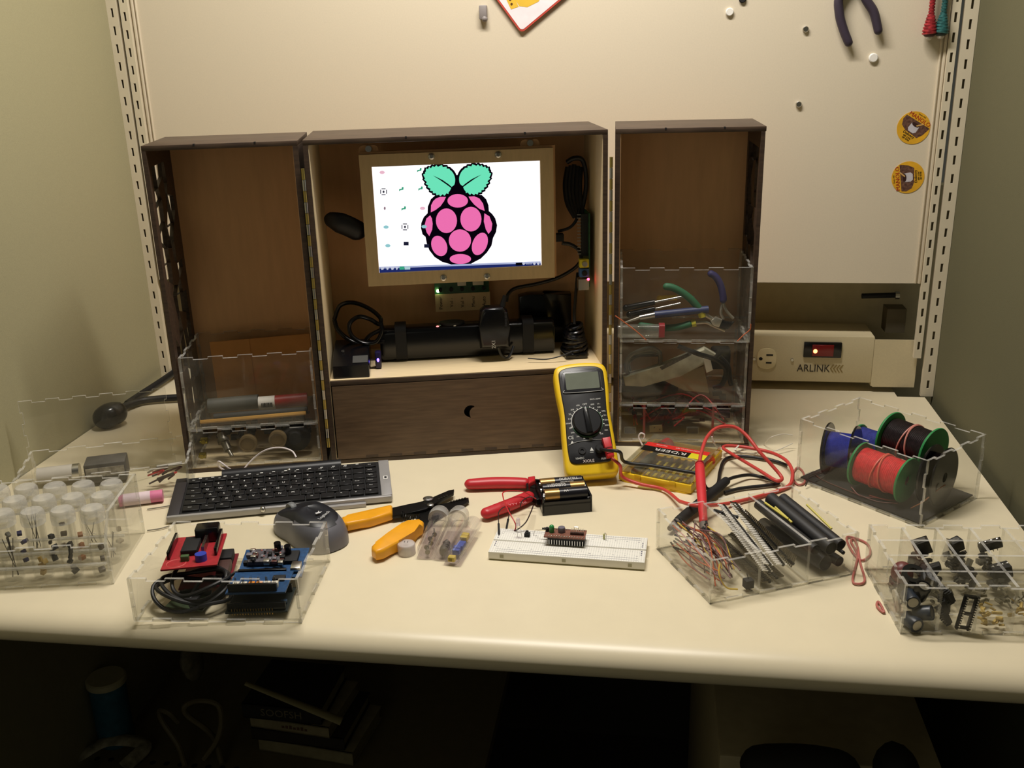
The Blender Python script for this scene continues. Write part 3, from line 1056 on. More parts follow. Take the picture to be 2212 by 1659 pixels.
# ---- bins in the left wing
BL = ML @ T(.0077, -.0005, .0074)
clear_bin('low clear bin at the foot of the left wing holding round dials', BL, h=.0505)
BU = ML @ T(.0077, -.0005, .0595)
clear_bin('tall clear bin in the left wing holding cardboard', BU, h=.0975)
card = mat('cardboard', 'b98246', .8, noise=.08, scale=50)
b = MB().bb((0, 0, 0), (.133, .003, .086)).bb((.052, -.0007, .0), (.0525, 0, .086))
one(b, 'cardboard_sheet', card, 'brown cardboard sheet leaning in the clear bin of the left wing', 'cardboard', BU @ T(.024, .085, .004) @ Rx(-7) @ Ry(-2))
b = MB().cyl((.02, .045, .0165), (.085, .046, .0185), .0095)
one(b, 'grey_tube', mat('tube_grey', '4a4a44', .5), 'dark grey tube lying below the cardboard in the left wing', 'tube', BU)
t = thing('red_marker', 'red marker with a white barcode label below the cardboard', 'marker', BU @ T(0, .038, .0185))
MB().cyl((.088, 0, 0), (.15, .002, .0015), .0085).build('barrel', mat('marker_red', '8c2a24', .4), t)
MB().cyl((.0865, 0, 0), (.108, .0004, .0004), .0088).build('barcode_label', mat('label_paper', 'c9c4bb', .6), t)
b = MB()
for k in range(9):
    b.bb((.091 + k * .0016, -.0094, -.003), (.0918 + k * .0016 + (k % 3) * .0003, -.0084, .003))
b.build('bar_code', blackm, t)
one(MB().cyl((.014, .012, .0065), (.149, .016, .009), .0026, seg=6), 'pencil', mat('pencil_wood', 'b98a3c', .5), 'thin wooden pencil along the floor of the upper left bin', 'pencil', BU)
one(MB().cyl((.03, .022, .0085), (.15, .026, .0095), .0045), 'black_pen', blackm, 'black pen lying behind the pencil in the left wing', 'pen', BU)
for lab, px, py, r in (('round dial facing out, centre left of the low bin', 536, 957, .0115), ('round dial facing out, higher and beside the black cluster', 600, 948, .0115)):
    p = onplane(BL, px, py, .012)
    t = thing('round_dial', lab, 'dial', BL @ T(p.x, .012, p.z))
    MB().lathe([(0, -.004), (r, -.004), (r, .004), (r * .8, .0045), (r * .78, .0035), (0, .0035)], FACE, 28).build('dial_face', mat('dial_tan', '7d6a4a', .45), t)
    MB().cyl((0, .004, 0), (0, .012, 0), .004).build('shaft', steel, t)
b = MB().cyl((.034, .03, .034), (.044, .016, .016), .006, .005).cyl((.044, .016, .016), (.049, .01, .009), .0025).cyl((.037, .025, .028), (.0385, .022, .0245), .0078)
one(b, 'silver_jack', mat('dull_metal', '8f8a80', .35, .8), 'silver audio jack lying slanted in the low bin', 'connector', BL)
for k, (x, y, z) in enumerate(((.014, .02, .03), (.011, .014, .012))):
    b = MB().box((.009, .007, .006), (x, y, z), bev=.0008).cyl((x, y - .007, z), (x, y, z), .003).cyl((x - .006, y, z - .002), (x + .004, y, z - .004), .0014)
    one(b, 'brass_connector', mat('old_brass', '9a8a34', .3, .8), ('upper' if k == 0 else 'lower') + ' brass connector at the left end of the low bin', 'connector', BL)
b = MB().lathe([(0, 0), (.019, 0), (.019, .006), (.013, .011), (.008, .018), (0, .018)], BL @ T(.132, .03, .024) @ Rx(80), 24)
one(b, 'small_speaker', blackm, 'small black speaker cone at the right end of the low bin', 'speaker')
b = MB()
rnd = random.Random(3)
for k in range(60):
    b.box((rnd.uniform(.003, .012), rnd.uniform(.003, .01), rnd.uniform(.002, .008)), (rnd.uniform(.022, .145), rnd.uniform(.045, .100), rnd.uniform(.012, .034)), Rz(rnd.uniform(-3, 3)))
o = one(b, 'component_heap', mat('heap_dark', '26221c', .6, noise=.8, scale=150), 'dark heap of small parts filling the back of the low left bin', 'parts heap', BL)
o['kind'] = 'stuff'

# ---- bins in the right wing
BC = MR @ T(.0077, -.0005, .0074)
clear_bin('low clear bin at the foot of the right wing full of red wires', BC, h=.0505, cols=1)
BB_ = MR @ T(.0077, -.0005, .0595)
clear_bin('middle clear bin of the right wing crammed with pale cables', BB_, h=.0885)
BA = MR @ T(.0077, -.010, .1495)
clear_bin('top clear bin of the right wing holding pliers and pens', BA, h=.0975)


def bp(M, pts):
    return [onplane(M, px, py, ly) for px, py, ly in pts]


foam = mat('foam_green', '1f5a3a', .6)
dull = mat('dull_steel', 'b3aea2', .35, .8)
t = thing('green_pliers', 'pliers with green grips and yellow bands in the top bin', 'pliers', BA)
MB().tube(bp(BA, [(1432, 618, .03), (1455, 622, .03), (1485, 640, .03), (1508, 664, .03), (1517, 680, .03)]), .0048, 12, 6).build('grip', foam, t)
MB().tube(bp(BA, [(1378, 702, .035), (1420, 708, .03), (1460, 707, .028), (1496, 698, .028)]), .0046, 12, 6).build('grip', foam, t)
b = MB()
for a, c in (((1514, 672), (1518, 684)), ((1494, 699), (1503, 697))):
    P = bp(BA, [(*a, .03), (*c, .03)])
    b.cyl(P[0], P[1], .0051)
b.build('yellow_band', mat('band_yellow', 'b8ad2c', .5), t)
b = MB().tube(bp(BA, [(1518, 676, .03), (1530, 684, .03), (1542, 692, .03)]), .0028, 8).tube(bp(BA, [(1503, 697, .03), (1525, 696, .03), (1540, 703, .03), (1566, 714, .03)]), .0026, 8)
b.build('handle_shank', dull, t)
P = bp(BA, [(1534, 692, .03), (1546, 684, .03), (1560, 690, .03), (1553, 706, .03), (1540, 702, .03)])
MB().prism([(p.x, p.z) for p in P], -.003, .004, T(0, .03, 0) @ FACE, bev=.001).build('joint', dull, t)
P = bp(BA, [(1560, 690, .03), (1576, 698, .03), (1586, 694, .03), (1572, 710, .03), (1553, 706, .03)])
MB().prism([(p.x, p.z) for p in P], -.003, .004, T(0, .03, 0) @ FACE, bev=.001).build('jaw', blackg, t)
t = thing('purple_pliers', 'pliers with one purple curved grip upright in the top bin', 'pliers', BA)
MB().tube(bp(BA, [(1529, 588, .05), (1545, 597, .05), (1556, 615, .05), (1562, 640, .05), (1562, 655, .05)]), .0046, 12, 6).build('grip', mat('grip_purple', '2f2a5c', .6), t)
b = MB().tube(bp(BA, [(1562, 655, .05), (1567, 668, .05), (1574, 678, .05), (1584, 688, .05)]), .002, 8).tube(bp(BA, [(1561, 655, .052), (1557, 675, .052), (1562, 690, .052)]), .002, 8)
b.build('handle_shank', dull, t)
t = thing('craft_knife', 'craft knife with blue handle and silver collar in the top bin', 'knife', BA)
P = bp(BA, [(1340, 700, .018), (1382, 686, .02), (1414, 680, .022), (1530, 668, .03)])
MB().cyl(P[0], P[1], .0009, .0022).build('blade', dull, t)
MB().cyl(P[1], P[2], .0034, .004).build('collar', steel, t)
MB().cyl(P[2], P[3], .0047).build('knife_handle', mat('knife_blue', '2a3358', .45), t)
for lab, a, c, col in (('black screwdriver with ring end lying across the top bin', (1352, 665), (1478, 640), blackg), ('dark screwdriver lying between ring driver and craft knife', (1360, 679), (1470, 655), blackg), ('yellow tipped driver mostly hidden behind the black screwdrivers', (1425, 645), (1500, 640), yell)):
    P = bp(BA, [(*a, .075 if col is yell else .055), (*c, .075 if col is yell else .055)])
    t = thing('screwdriver', lab, 'screwdriver', BA)
    MB().cyl(P[0], P[0].lerp(P[1], .5), .0042, .0036).build('driver_handle', col, t)
    MB().cyl(P[0].lerp(P[1], .5), P[1], .0015).build('driver_shaft', steel, t)
    MB().ball(P[0], .0046).build('end_cap', blackg if col is not yell else yell, t)
t = thing('clear_sleeve', 'clear plastic sleeve with a red band lying low in the top bin', 'sleeve', BA)
P = bp(BA, [(1334, 715, .012), (1436, 713, .012)])
MB().prism(rrect(.0165, .012, .003), 0, (P[1] - P[0]).length, T(*P[0]) @ Ry(90)).build('sleeve', clear('sleeve_clear', (.86, .88, .85), .12, .08, .4), t)
MB().prism(rrect(.0178, .013, .003), 0, .0072, T(*(P[0].lerp(P[1], .875))) @ Ry(90)).build('red_band', mat('band_red', 'a02832', .45), t)
for lab, pts in (('orange wire stretched over the left corner of the top bin', [(1329, 682, -.003), (1350, 697, -.002), (1375, 716, -.002), (1396, 735, -.002)]), ('orange wire hooked over the right corner of the top bin', [(1622, 700, -.002), (1620, 712, -.002), (1606, 724, -.002), (1593, 737, -.002)])):
    one(MB().tube(bp(BA, pts), .0007, 6), 'orange_wire', mat('orange_wire', 'b5603a', .5), lab, 'wire', BA)

t = thing('pale_cable', 'pale grey cable coiled in the middle bin', 'cable', BB_)
for k in range(4):
    MB().tube(bp(BB_, [(1353 + k * 2, 800 - k, .02 + k * .01), (1360 + k, 770 - k, .02 + k * .01), (1400, 752 + k * 3, .025 + k * .01), (1425, 762 + k, .03 + k * .01), (1420, 800 + k, .03 + k * .01), (1380, 822, .03 + k * .01)]), .0028, 8, 6, True).build('cable_loop', mat('cable_pale', '7d7a66', .5) if k % 2 else mat('cable_drab', '4a483c', .5), t)
t = thing('white_bag', 'crumpled clear plastic bag with printed strip in the middle bin', 'bag', BB_)
P = bp(BB_, [(1350, 835, .018), (1345, 812, .018), (1440, 790, .02), (1520, 745, .03), (1545, 760, .03), (1530, 780, .026), (1470, 812, .02), (1390, 838, .016)])
MB().prism([(p.x, p.z) for p in P], -.01, .004, T(0, .022, 0) @ FACE, bev=.003).build('bag_film', mat('bag_film', 'a8a48f', .35, noise=.25, scale=60), t)
P = bp(BB_, [(1425, 795, .01), (1490, 762, .01), (1495, 768, .01), (1430, 801, .01)])
MB().prism([(p.x, p.z) for p in P], -.0005, .0003, T(0, .0135, 0) @ FACE).build('print_strip', mat('strip_print', '47433b', .5, noise=.6, scale=400), t)
P = bp(BB_, [(1432, 822, .03), (1520, 790, .03), (1533, 850, .03), (1480, 845, .03)])
one(MB().prism([(p.x, p.z) for p in P], -.012, .008, T(0, .038, 0) @ FACE, bev=.002), 'adapter_block', mat('block_tan', '958262', .5), 'tan plastic block behind the bag in the middle bin', 'adapter', BB_)
P = bp(BB_, [(1519, 774, .014), (1533, 770, .014), (1540, 799, .014), (1526, 805, .014)])
one(MB().prism([(p.x, p.z) for p in P], -.002, .002, T(0, .0146, 0) @ FACE, bev=.0005), 'cable_tag', white, 'white paper tag on a lead at the right of the bag', 'tag', BB_)
t = thing('black_lead', 'black lead and plugs bunched at the right end of the middle bin', 'cable', BB_)
for pts in ([(1465, 748, .0085), (1510, 765, .0085), (1548, 778, .0085), (1568, 800, .0085), (1560, 830, .0085), (1540, 838, .0085)], [(1555, 770, .045), (1572, 790, .045), (1576, 815, .045), (1580, 832, .045)], [(1350, 790, .1), (1375, 768, .1), (1430, 765, .1)]):
    MB().tube(bp(BB_, pts), .0034, 8).build('lead_run', rubber, t)
MB().box((.026, .02, .03), tuple(bp(BB_, [(1556, 772, .07)])[0]), bev=.004).build('plug_body', blackm, t)
P = bp(BB_, [(1380, 848, .05)])[0]
one(MB().box((.085, .05, .012), (P.x + .01, .06, .010), bev=.004), 'dark_pouch', blackm, 'flat dark pouch on the floor of the middle bin', 'pouch', BB_)
for lab, x in (('small blue display left of the red strip in the low bin', 1361), ('small blue display right of centre in the low bin', 1496)):
    p = onplane(BC, x, 930, .006)
    t = thing('display_module', lab, 'display', BC @ T(p.x, .007, p.z))
    MB().box((.0165, .003, .0098), (0, 0, 0), bev=.0004).build('bezel', mat('bezel_grey', '6d695e', .5), t)
    MB().box((.0138, .001, .0072), (0, -.0018, 0)).build('glass', mat('glass_slate', '2c3140', .2), t)
p = onplane(BC, 1417, 927, .008)
t = thing('tan_module', 'tan circuit module with two pin holes between the displays', 'circuit board', BC @ T(p.x, .01, p.z) @ Ry(-4))
MB().box((.017, .002, .0095)).build('board', mat('board_tan', '8a7a52', .5), t)
MB().cyl((-.002, -.0015, .002), (-.002, 0, .002), .0007).cyl((.005, -.0015, -.001), (.005, 0, -.001), .0007).build('pin_hole', blackm, t)
for k, px in enumerate((1392, 1541)):
    p, q_ = onplane(BC, px, 880, .004), onplane(BC, px, 945, .004)
    one(MB().bb((p.x - .0016, .0035, q_.z), (p.x + .0016, .0045, p.z + .004)), 'red_strip', mat('strip_red', '8f3a38', .5), 'upright red strip at the ' + ('left' if k == 0 else 'right') + ' of the low right bin', 'strip', BC)
rnd = random.Random(8)
for k in range(16):
    x0, x1 = rnd.uniform(.012, .15), rnd.uniform(.012, .15)
    pts = [(x0, rnd.uniform(.02, .1), rnd.uniform(.006, .02)), ((x0 + x1) / 2 + rnd.uniform(-.02, .02), rnd.uniform(.02, .1), rnd.uniform(.02, .042)), (x1, rnd.uniform(.02, .1), rnd.uniform(.008, .03))]
    one(MB().tube(pts, .0011, 6), 'hookup_wire', redw if k % 3 else brownw, 'thin red or brown wire in the tangle of the low right bin', 'wire', BC, 'wires tangled in the low right bin')
b = MB()
for k in range(50):
    b.box((rnd.uniform(.004, .016), rnd.uniform(.003, .012), rnd.uniform(.002, .008)), (rnd.uniform(.018, .148), rnd.uniform(.05, .105), rnd.uniform(.009, .034)))
o = one(b, 'component_heap', mat('heap_red', '33161a', .6, noise=.8, scale=120), 'dark red heap of small parts at the back of the low right bin', 'parts heap', BC)
o['kind'] = 'stuff'
loopm = mat('loop_white', 'ddd3d4', .5)
for lab, pts in (('white wire handle arching in front of the left wing', [(495, 1020, .004), (478, 1012, .012), (470, 1003, .02), (474, 997, .028), (492, 1010, .02), (512, 1022, .006), (520, 1020, .006), (548, 990, .022), (575, 972, .034), (605, 967, .038), (630, 974, .036), (640, 988, .03)]),
                 ('white wire loop by the left end of the yellow case', [(1388, 962, .004), (1380, 945, .014), (1384, 936, .02), (1392, 939, .018), (1391, 948, .012)]),
                 ('white wire loop under the red probe lead', [(1538, 943, .024), (1541, 955, .016), (1550, 966, .006), (1560, 970, .004)])):
    one(MB().tube([D(*p) for p in pts], .0011, 8), 'wire_loop', loopm, lab, 'wire')

# ---- bin with circuit boards (front left)
B1 = fr(-.3654, -.7133, 0, 4.85)
clear_bin('clear bin of circuit boards and black cable at the front left', B1, h=.047)


def pcb(name, label, M, size, mats_, parts):
    t = thing(name, label, 'circuit board', M)
    MB().box((size[0], size[1], .0016)).build('board', mats_, t)
    for nm, m_, sz, c in parts:
        MB().box(sz, c, bev=min(sz) * .12).build(nm, m_, t)
    return t


def B1p(px, py, z):
    return B1.inverted() @ D(px, py, z)


redp = mat('red_pcb', 'a3262e', .45, noise=.15, scale=200)
p = B1p(405, 1195, .035)
t = pcb('red_board', 'red circuit board with knob and black socket rows in the clear bin', B1 @ T(.039, .072, .037) @ Rz(12) @ Rx(-4), (.054, .078), redp, [
    ('socket_row', blackg, (.0025, .05, .0085), (-.023, .008, .005)), ('socket_row', blackg, (.0025, .05, .0085), (.023, .008, .005)),
    ('chip', blackm, (.016, .036, .006), (-.004, .006, .004)), ('port', blackg, (.024, .018, .016), (.010, .027, .0088)),
    ('terminal', mat('terminal_green', '3f5a34', .5), (.008, .006, .006), (-.006, -.022, .0035))])
b = MB()
for k in range(14):
    b.bb((.0085, -.012 + k * .0027, .0008), (.0115, -.0105 + k * .0027, .0095))
b.build('header_pins', steel, t)
MB().cyl((.010, -.025, .0008), (.010, -.025, .008), .0058).build('trim_knob', mat('knob_blue', '2d3fa8', .4), t)
MB().lathe([(.009, 0), (.0094, .0006), (.0098, 0)], T(-.014, -.027, .0008), 24).build('ring_print', mat('ring_pale', 'd96a66', .5), t)
pcb('red_board', 'second red circuit board lying under the one with the knob', B1 @ T(.05, .075, .0125) @ Rz(10), (.05, .066), mat('red_pcb_dark', '6e1f26', .45), [
    ('port', blackm, (.016, .02, .009), (.014, .018, .0055)), ('component_block', mat('block_brown', '4a3430', .5), (.012, .03, .010), (.017, -.012, .006)), ('corner_jack', mat('jack_navy', '2d3a6a', .5), (.006, .008, .008), (.021, -.028, .005))])
t = pcb('blue_board', 'blue circuit board with two small cans standing on it, at the back', B1 @ T(.118, .075, .022) @ Rz(4) @ Rx(8), (.066, .048), blue, [
    ('socket_row', blackg, (.048, .0025, .0085), (-.006, -.021, .005)), ('chip', blackm, (.018, .018, .004), (.016, .006, .003)),
    ('component_block', mat('parts_grey', '4a464c', .6, noise=.5, scale=300), (.036, .022, .005), (-.008, .006, .004)), ('port', steel, (.010, .012, .006), (.026, -.012, .004))])
MB().cyl((.003, .014, .0), (.003, .014, .0155), .0036).build('capacitor', blackg, t)
MB().cyl((.014, .010, .0), (.014, .010, .0145), .0034).build('capacitor', blackg, t)
b = MB()
for k in range(9):
    b.ball((-.022 + k * .004, .004 + (k % 3) * .005, .0062), .0013)
b.build('solder_part', mat('part_pink', 'a2625a', .4), t)
rn_ = random.Random(77)
for k in range(26):
    s3 = (rn_.uniform(.002, .006), rn_.uniform(.002, .005), rn_.uniform(.002, .006))
    MB().box(s3, (rn_.uniform(-.026, .012), rn_.uniform(-.010, .018), .006 + s3[2] / 2), bev=.0003).build('surface_part', (blackm, mat('part_grey', '75727a', .4), mat('part_brown', '6a4038', .4), dull)[k % 4], t)
t = pcb('blue_board', 'blue circuit board with orange and white pin blocks, at the front', B1 @ T(.118, .03, .026) @ Rz(4), (.058, .040), blue, [
    ('socket_row', blackg, (.047, .0025, .0085), (-.003, -.0172, .005)), ('chip', blackm, (.012, .008, .003), (.018, .004, .0023))])
for k in range(6):
    m_ = mat('block_orange', 'e08a2a', .4) if k in (2, 3) else mat('block_white', 'd9d2c2', .4)
    hb = MB().box((.006, .005, .006), (-.02 + k * .0075, -.011, .004), bev=.0004).build('pin_block', m_, t)
    MB().bb((-.021 + k * .0075, -.0125, .007), (-.0203 + k * .0075, -.0118, .0135)).bb((-.0197 + k * .0075, -.0125, .007), (-.019 + k * .0075, -.0118, .0135)).build('pin', steel, hb)
t = pcb('dark_board', 'dark circuit board with long black socket lowest at the front right', B1 @ T(.118, .028, .0075) @ Rz(4), (.06, .044), mat('pcb_black', '1c2420', .5), [
    ('socket_row', blackg, (.056, .0026, .0085), (0, -.019, .0051)), ('socket_row', blackg, (.056, .0026, .0085), (0, .014, .0051)), ('trimmer', mat('trimmer_blue', '2c4a68', .5), (.006, .004, .0035), (.024, -.008, .0028))])
b = MB()
for k in range(16):
    b.bb((-.024 + k * .0026, -.0212, -.003), (-.0234 + k * .0026, -.0205, .0035))
b.build('header_pins', gold, t)
pcb('green_board', 'small green circuit board on the floor under the black cable', B1 @ T(.047, .028, .006) @ Rz(-8), (.04, .03), mat('pcb_olive', '2c3a20', .5, noise=.4, scale=200), [('chip', blackm, (.014, .014, .003), (0, 0, .002)), ('socket_row', blackg, (.034, .003, .006), (0, .011, .0038))])
t = thing('black_cable', 'black cable coiled in the front corner of the circuit board bin', 'cable', B1)
for k, (cx, cy, rx, ry, z) in enumerate(((.048, .034, .036, .025, .016), (.05, .033, .032, .022, .020), (.046, .03, .037, .024, .012), (.056, .035, .028, .023, .024), (.066, .028, .02, .02, .009))):
    pts = [(cx + rx * math.cos(a), cy + ry * math.sin(a) + .002, z + .003 + .005 * math.sin(a * 2 + k) + (.004 * math.sin(a))) for a in [2 * math.pi * j / 12 for j in range(12)]]
    MB().tube(pts, .0020, 8, 5, True).build('cable_loop', rubber, t)
MB().tube([(.076, .046, .02), (.088, .054, .024), (.096, .05, .02), (.094, .04, .014)], .0017, 8).build('cable_end', rubber, t)
# ---- bin with header strips (right of the breadboard)
B2 = fr(.1856, -.6284, 0, 25.83)
clear_bin('clear three-compartment bin of header strips and black sleeves', B2, h=.0475, cols=3)


def header(label, M, n=36, dbl=False, long=True, bright=True, L=.1):
    t = thing('header_strip', label, 'header strip', M, 'header strips in the middle compartment')
    MB().bb((-.0013, 0, 0), (.0013, L, .0025)).build('strip_bar', blackg, t)
    b = MB()
    for k in range(n):
        y = L * (k + .5) / n
        b.bb((-.0006, y - .0006, -.003), (.0006, y + .0006, .0095))
    b.build('strip_pins', mat('pins_glint_white', 'f4f0e8', .4) if bright else mat('pins_dull', '77705f', .4, .8), t)  # bright pins: lamp glint on the steel painted in as white
    return t


lb = 'pin header strip in the pile of the middle compartment'
for k, (x, y, z, rx, ry, rz, br) in enumerate((
        (.0695, .006, .019, 12, -72, -1, True), (.071, .008, .0245, 12, -66, -1, True), (.085, .006, .023, 13, -76, -1, True),
        (.090, .010, .028, 9, -60, 1, False), (.098, .011, .018, 4, 20, 0, False), (.068, .010, .0085, 1, -80, 0, False), (.072, .008, .006, 0, -85, 0, False), (.080, .012, .006, 0, 85, -3, False))):
    header('bright pin header strip on top of the pile in the middle compartment' if br else 'dull pin header strip lower in the middle compartment pile', B2 @ T(x, y, z) @ Rz(rz) @ Rx(rx) @ Ry(ry), bright=br)
b = MB().box((.009, .008, .009), (.0475, .010, .0085), M=None, bev=.0006).cyl((.0475, .010, .013), (.047, .013, .018), .0004).cyl((.045, .008, .004), (.049, .004, .0035), .0004)
one(b, 'square_connector', blackm, 'small black square connector at the front of the wire compartment', 'connector', B2)
sl = mat('sleeve_black', '1c1c1f', .5)
for k, (x0, y0, z0, x1, y1, z1, r) in enumerate((
        (.137, .012, .012, .1225, .108, .012, .0085), (.126, .015, .0275, .1185, .112, .036, .0058), (.1408, .010, .029, .1335, .112, .040, .0074),
        (.152, .010, .012, .140, .108, .014, .0055), (.1552, .014, .028, .1485, .112, .038, .006), (.1545, .008, .0225, .153, .1, .0235, .002))):
    lab = ('thick black sleeve lying at the floor by the divider', 'black sleeve resting on top beside the divider', 'broad black sleeve on top in the right compartment', 'thin black sleeve low at the end wall', 'black sleeve on top at the end wall', 'narrow black stick between the two end wall sleeves')[k]
    b = MB()
    a, c = V((x0, y0, z0)), V((x1, y1, z1))
    M = Matrix.Translation(a) @ (c - a).to_track_quat('Z', 'Y').to_matrix().to_4x4()
    b.lathe([(r * .9, 0), (r, 0), (r, (c - a).length), (r * .9, (c - a).length), (r * .9, 0)], M, 18)
    one(b, 'shrink_sleeve', sl, lab, 'sleeve', B2)
for k, (a, c) in enumerate((((.122, .085, .044), (.1235, .055, .040)), ((.119, .1, .043), (.1225, .06, .0415)), ((.154, .075, .046), (.158, .035, .036)))):
    one(MB().cyl(a, c, .0012, seg=8), 'yellow_stick', mat('stick_yellow', 'cfc25a', .5), ('short yellow stick by the divider on the black sleeves', 'longer yellow stick beside the short one on the sleeves', 'yellow stick near the end wall on the black sleeves')[k], 'stick', B2)
rnd = random.Random(21)
for k in range(34):
    m_, col = ((mat('jump_orange', 'b5562e', .5), 'orange'), (mat('jump_brown', '5e3a34', .5), 'brown'), (mat('jump_yellow', 'd2b040', .5), 'yellow'), (mat('jump_mauve', '7d5a5e', .5), 'mauve'))[(0, 1, 1, 3, 0, 1, 3, 2)[k % 8]]
    x = rnd.uniform(.010, .044)
    y0, y1 = rnd.uniform(.012, .04), rnd.uniform(.075, .11)
    z0, z1 = rnd.uniform(.006, .026), rnd.uniform(.012, .038)
    pts = [(x + rnd.uniform(-.006, .006), y0, z0), (min(.048, max(.008, x + rnd.uniform(-.012, .012))), (y0 + y1) / 2, max(z0, z1) + rnd.uniform(-.006, .006)), (min(.046, max(.008, x + rnd.uniform(-.014, .014))), y1, z1)]
    t = thing('jumper_wire', col + ' jumper wire in the bundle of the left compartment', 'wire', B2, 'jumper wires in the left compartment')
    MB().tube(pts, .0007, 6, 5).build('wire', m_, t)
    P = V(pts[2])
    MB().cyl(P, P + (V(pts[2]) - V(pts[1])).normalized() * .006, .0011, seg=6).build('pin_end', blackm if k % 2 else steel, t)
one(MB().tube([(.02, .02, .03), (.016, .012, .022), (.022, .008, .010), (.034, .007, .006)], .0008, 6), 'yellow_wire', mat('jump_yellow', 'd2b040', .5), 'pale yellow wire bowing down the front of the left compartment', 'wire', B2)
one(MB().tube([(.0625, .108, .04), (.0635, .1, .042), (.07, .092, .041), (.078, .085, .04)], .0019, 8), 'bent_sleeve', sl, 'short bent black sleeve at the back of the middle compartment', 'sleeve', B2)

# ---- spool bin
B3 = fr(.3035, -.3291, 0, -45.1)
clear_bin('big clear bin of wire spools at the right', B3, w=.168, d=.1195, h=.081)
one(MB().bb((.004, .004, .0034), (.164, .115, .0046)), 'black_sheet', mat('sheet_charcoal', '24211f', .7), 'black sheet lining the floor of the spool bin', 'sheet', B3)
grs = mat('spool_green', '2f8a4c', .45)


def spool(label, c, ax, R0, Rc, L, mflange, mwire, band=None):
    M = B3 @ Matrix.Translation(c) @ V(ax).to_track_quat('Z', 'Y').to_matrix().to_4x4()
    t = thing('wire_spool', label, 'spool', M)
    for z in (-L / 2, L / 2 - .0025):
        MB().lathe([(.006, z), (R0, z), (R0 + .0005, z + .0012), (R0, z + .0025), (.006, z + .0025), (.006, z)], None, 40).build('flange', mflange, t)
    pr = [(.005, -L / 2 + .002)]
    n = 26
    for k in range(n):
        z = -L / 2 + .003 + (L - .006) * k / n
        pr += [(Rc, z), (Rc + .0006, z + (L - .006) / n / 2)]
    pr += [(.005, L / 2 - .002)]
    MB().lathe(pr, None, 36).build('wire_winding', mwire, t)
    if band:
        b = MB()
        for a, z in ((10, -.004), (-12, .006)):
            b.ring(Rc + .0016, .0011, T(0, 0, z) @ Rx(a), 32, 6)
        b.build('rubber_band', band, t)
    return t


bandm = mat('band_pink', 'c48074', .5)
spool('red wire spool with green flanges at the front of the bin', (.096, .034, .0340), (1, .05, -.03), .0265, .0205, .062, grs, mat('winding_red', 'cf3438', .4, noise=.2, scale=200), mat('band_red2', 'd8604c', .5))
spool('black wire spool with green flanges and pink rubber band', (.097, .086, .057), (1, -.03, -.05), .0285, .0215, .060, grs, mat('winding_black', '1e1518', .35, noise=.4, scale=300), bandm)
spool('blue wire spool with black flanges at the left of the bin', (.032, .0425, .0385), (.93, .36, .05), .032, .021, .035, blackg, mat('winding_blue', '2b3596', .4, noise=.2, scale=200))
spool('blue wire spool with green flange behind the black one', (.040, .097, .036), (1, .0, 0), .0180, .015, .044, grs, mat('winding_blue2', '3a3f8c', .4, noise=.2, scale=200))
spool('big black spool standing at the right end of the bin', (.1475, .060, .0398), (.99, .12, .0), .0345, .025, .018, blackg, mat('winding_black', '1e1518'))
for lab, pts, m_ in (('brown wire curling over the floor of the spool bin', [(.012, .02, .006), (.03, .014, .006), (.055, .012, .006), (.08, .010, .007), (.105, .012, .006), (.12, .02, .007), (.13, .014, .012)], brownw),
                     ('thin red wire trailing from the red spool', [(.07, .012, .012), (.085, .010, .006), (.10, .02, .006), (.118, .03, .006), (.112, .02, .008), (.095, .012, .010)], mat('thin_red', '7c3a34', .5)),
                     ('copper wire end poking up by the big black spool', [(.14, .026, .006), (.152, .03, .018), (.16, .045, .032), (.161, .055, .034)], mat('thin_copper', '8a5a3a', .5))):
    one(MB().tube(pts, .0007, 6), 'loose_wire', m_, lab, 'wire', B3)
one(MB().tube([D(1740, 1050, .004), D(1752, 1030, .012), D(1790, 1020, .014), D(1760, 1042, .008), D(1745, 1030, .006), D(1770, 1020, .01)], .0007, 6), 'loose_wire', mat('thin_dark', '2b2320', .5), 'dark wire kinked at the left wall of the spool bin', 'wire')

# ---- grid bin
B4 = fr(.3545, -.6625, 0, 4.6)
clear_bin('clear bin divided into small squares at the front right', B4, w=.165, d=.1195, h=.0505, cols=5, rows=4)
CW, CD = .033, .0299


def cell(c, r, dx=0, dy=0, z=.004):
    return B4 @ T(CW * (c + .5) + dx, CD * (r + .5) + dy, z)


navy = mat('can_navy', '202a38', .35)
for k, (dx, dy, z, rx, rz) in enumerate(((-.004, -.006, .008, 90, 20), (.006, -.004, .016, 70, 60), (-.004, .004, .026, 90, 0), (.005, .005, .033, 20, 30))):
    M = cell(0, 0, dx, dy, z) @ Rz(rz) @ Rx(rx)
    t = thing('capacitor', ('can capacitor lowest in the corner cell', 'can capacitor leaning in the corner cell', 'can capacitor lying across the corner cell', 'can capacitor topmost in the corner cell')[k], 'capacitor', M)
    MB().lathe([(0, -.008), (.0066, -.008), (.007, -.007), (.007, .007), (.0066, .008), (.0055, .008), (.005, .0074), (0, .0074)], None, 24).build('can', navy if k != 3 else blackg, t)
    MB().lathe([(0, .0075), (.0048, .0075)], None, 20).build('can_top', dull, t)
t = thing('ring_magnet', 'white disc standing against the corner cell wall', 'disc', cell(0, 1, -.010, -.008, .013) @ Ry(80))
MB().lathe([(0, -.001), (.0105, -.001), (.0105, .001), (0, .001)], None, 28).build('disc', mat('disc_grey', 'b9b2a4', .5), t)
one(MB().lathe([(.006, -.003), (.0105, -.003), (.011, 0), (.0105, .003), (.006, .003), (.0055, 0), (.006, -.003)], None, 28), 'toroid_coil', blackg, 'black ring coil lying at the top of the second cell', 'coil', cell(0, 1, .004, -.004, .038) @ Rx(25))
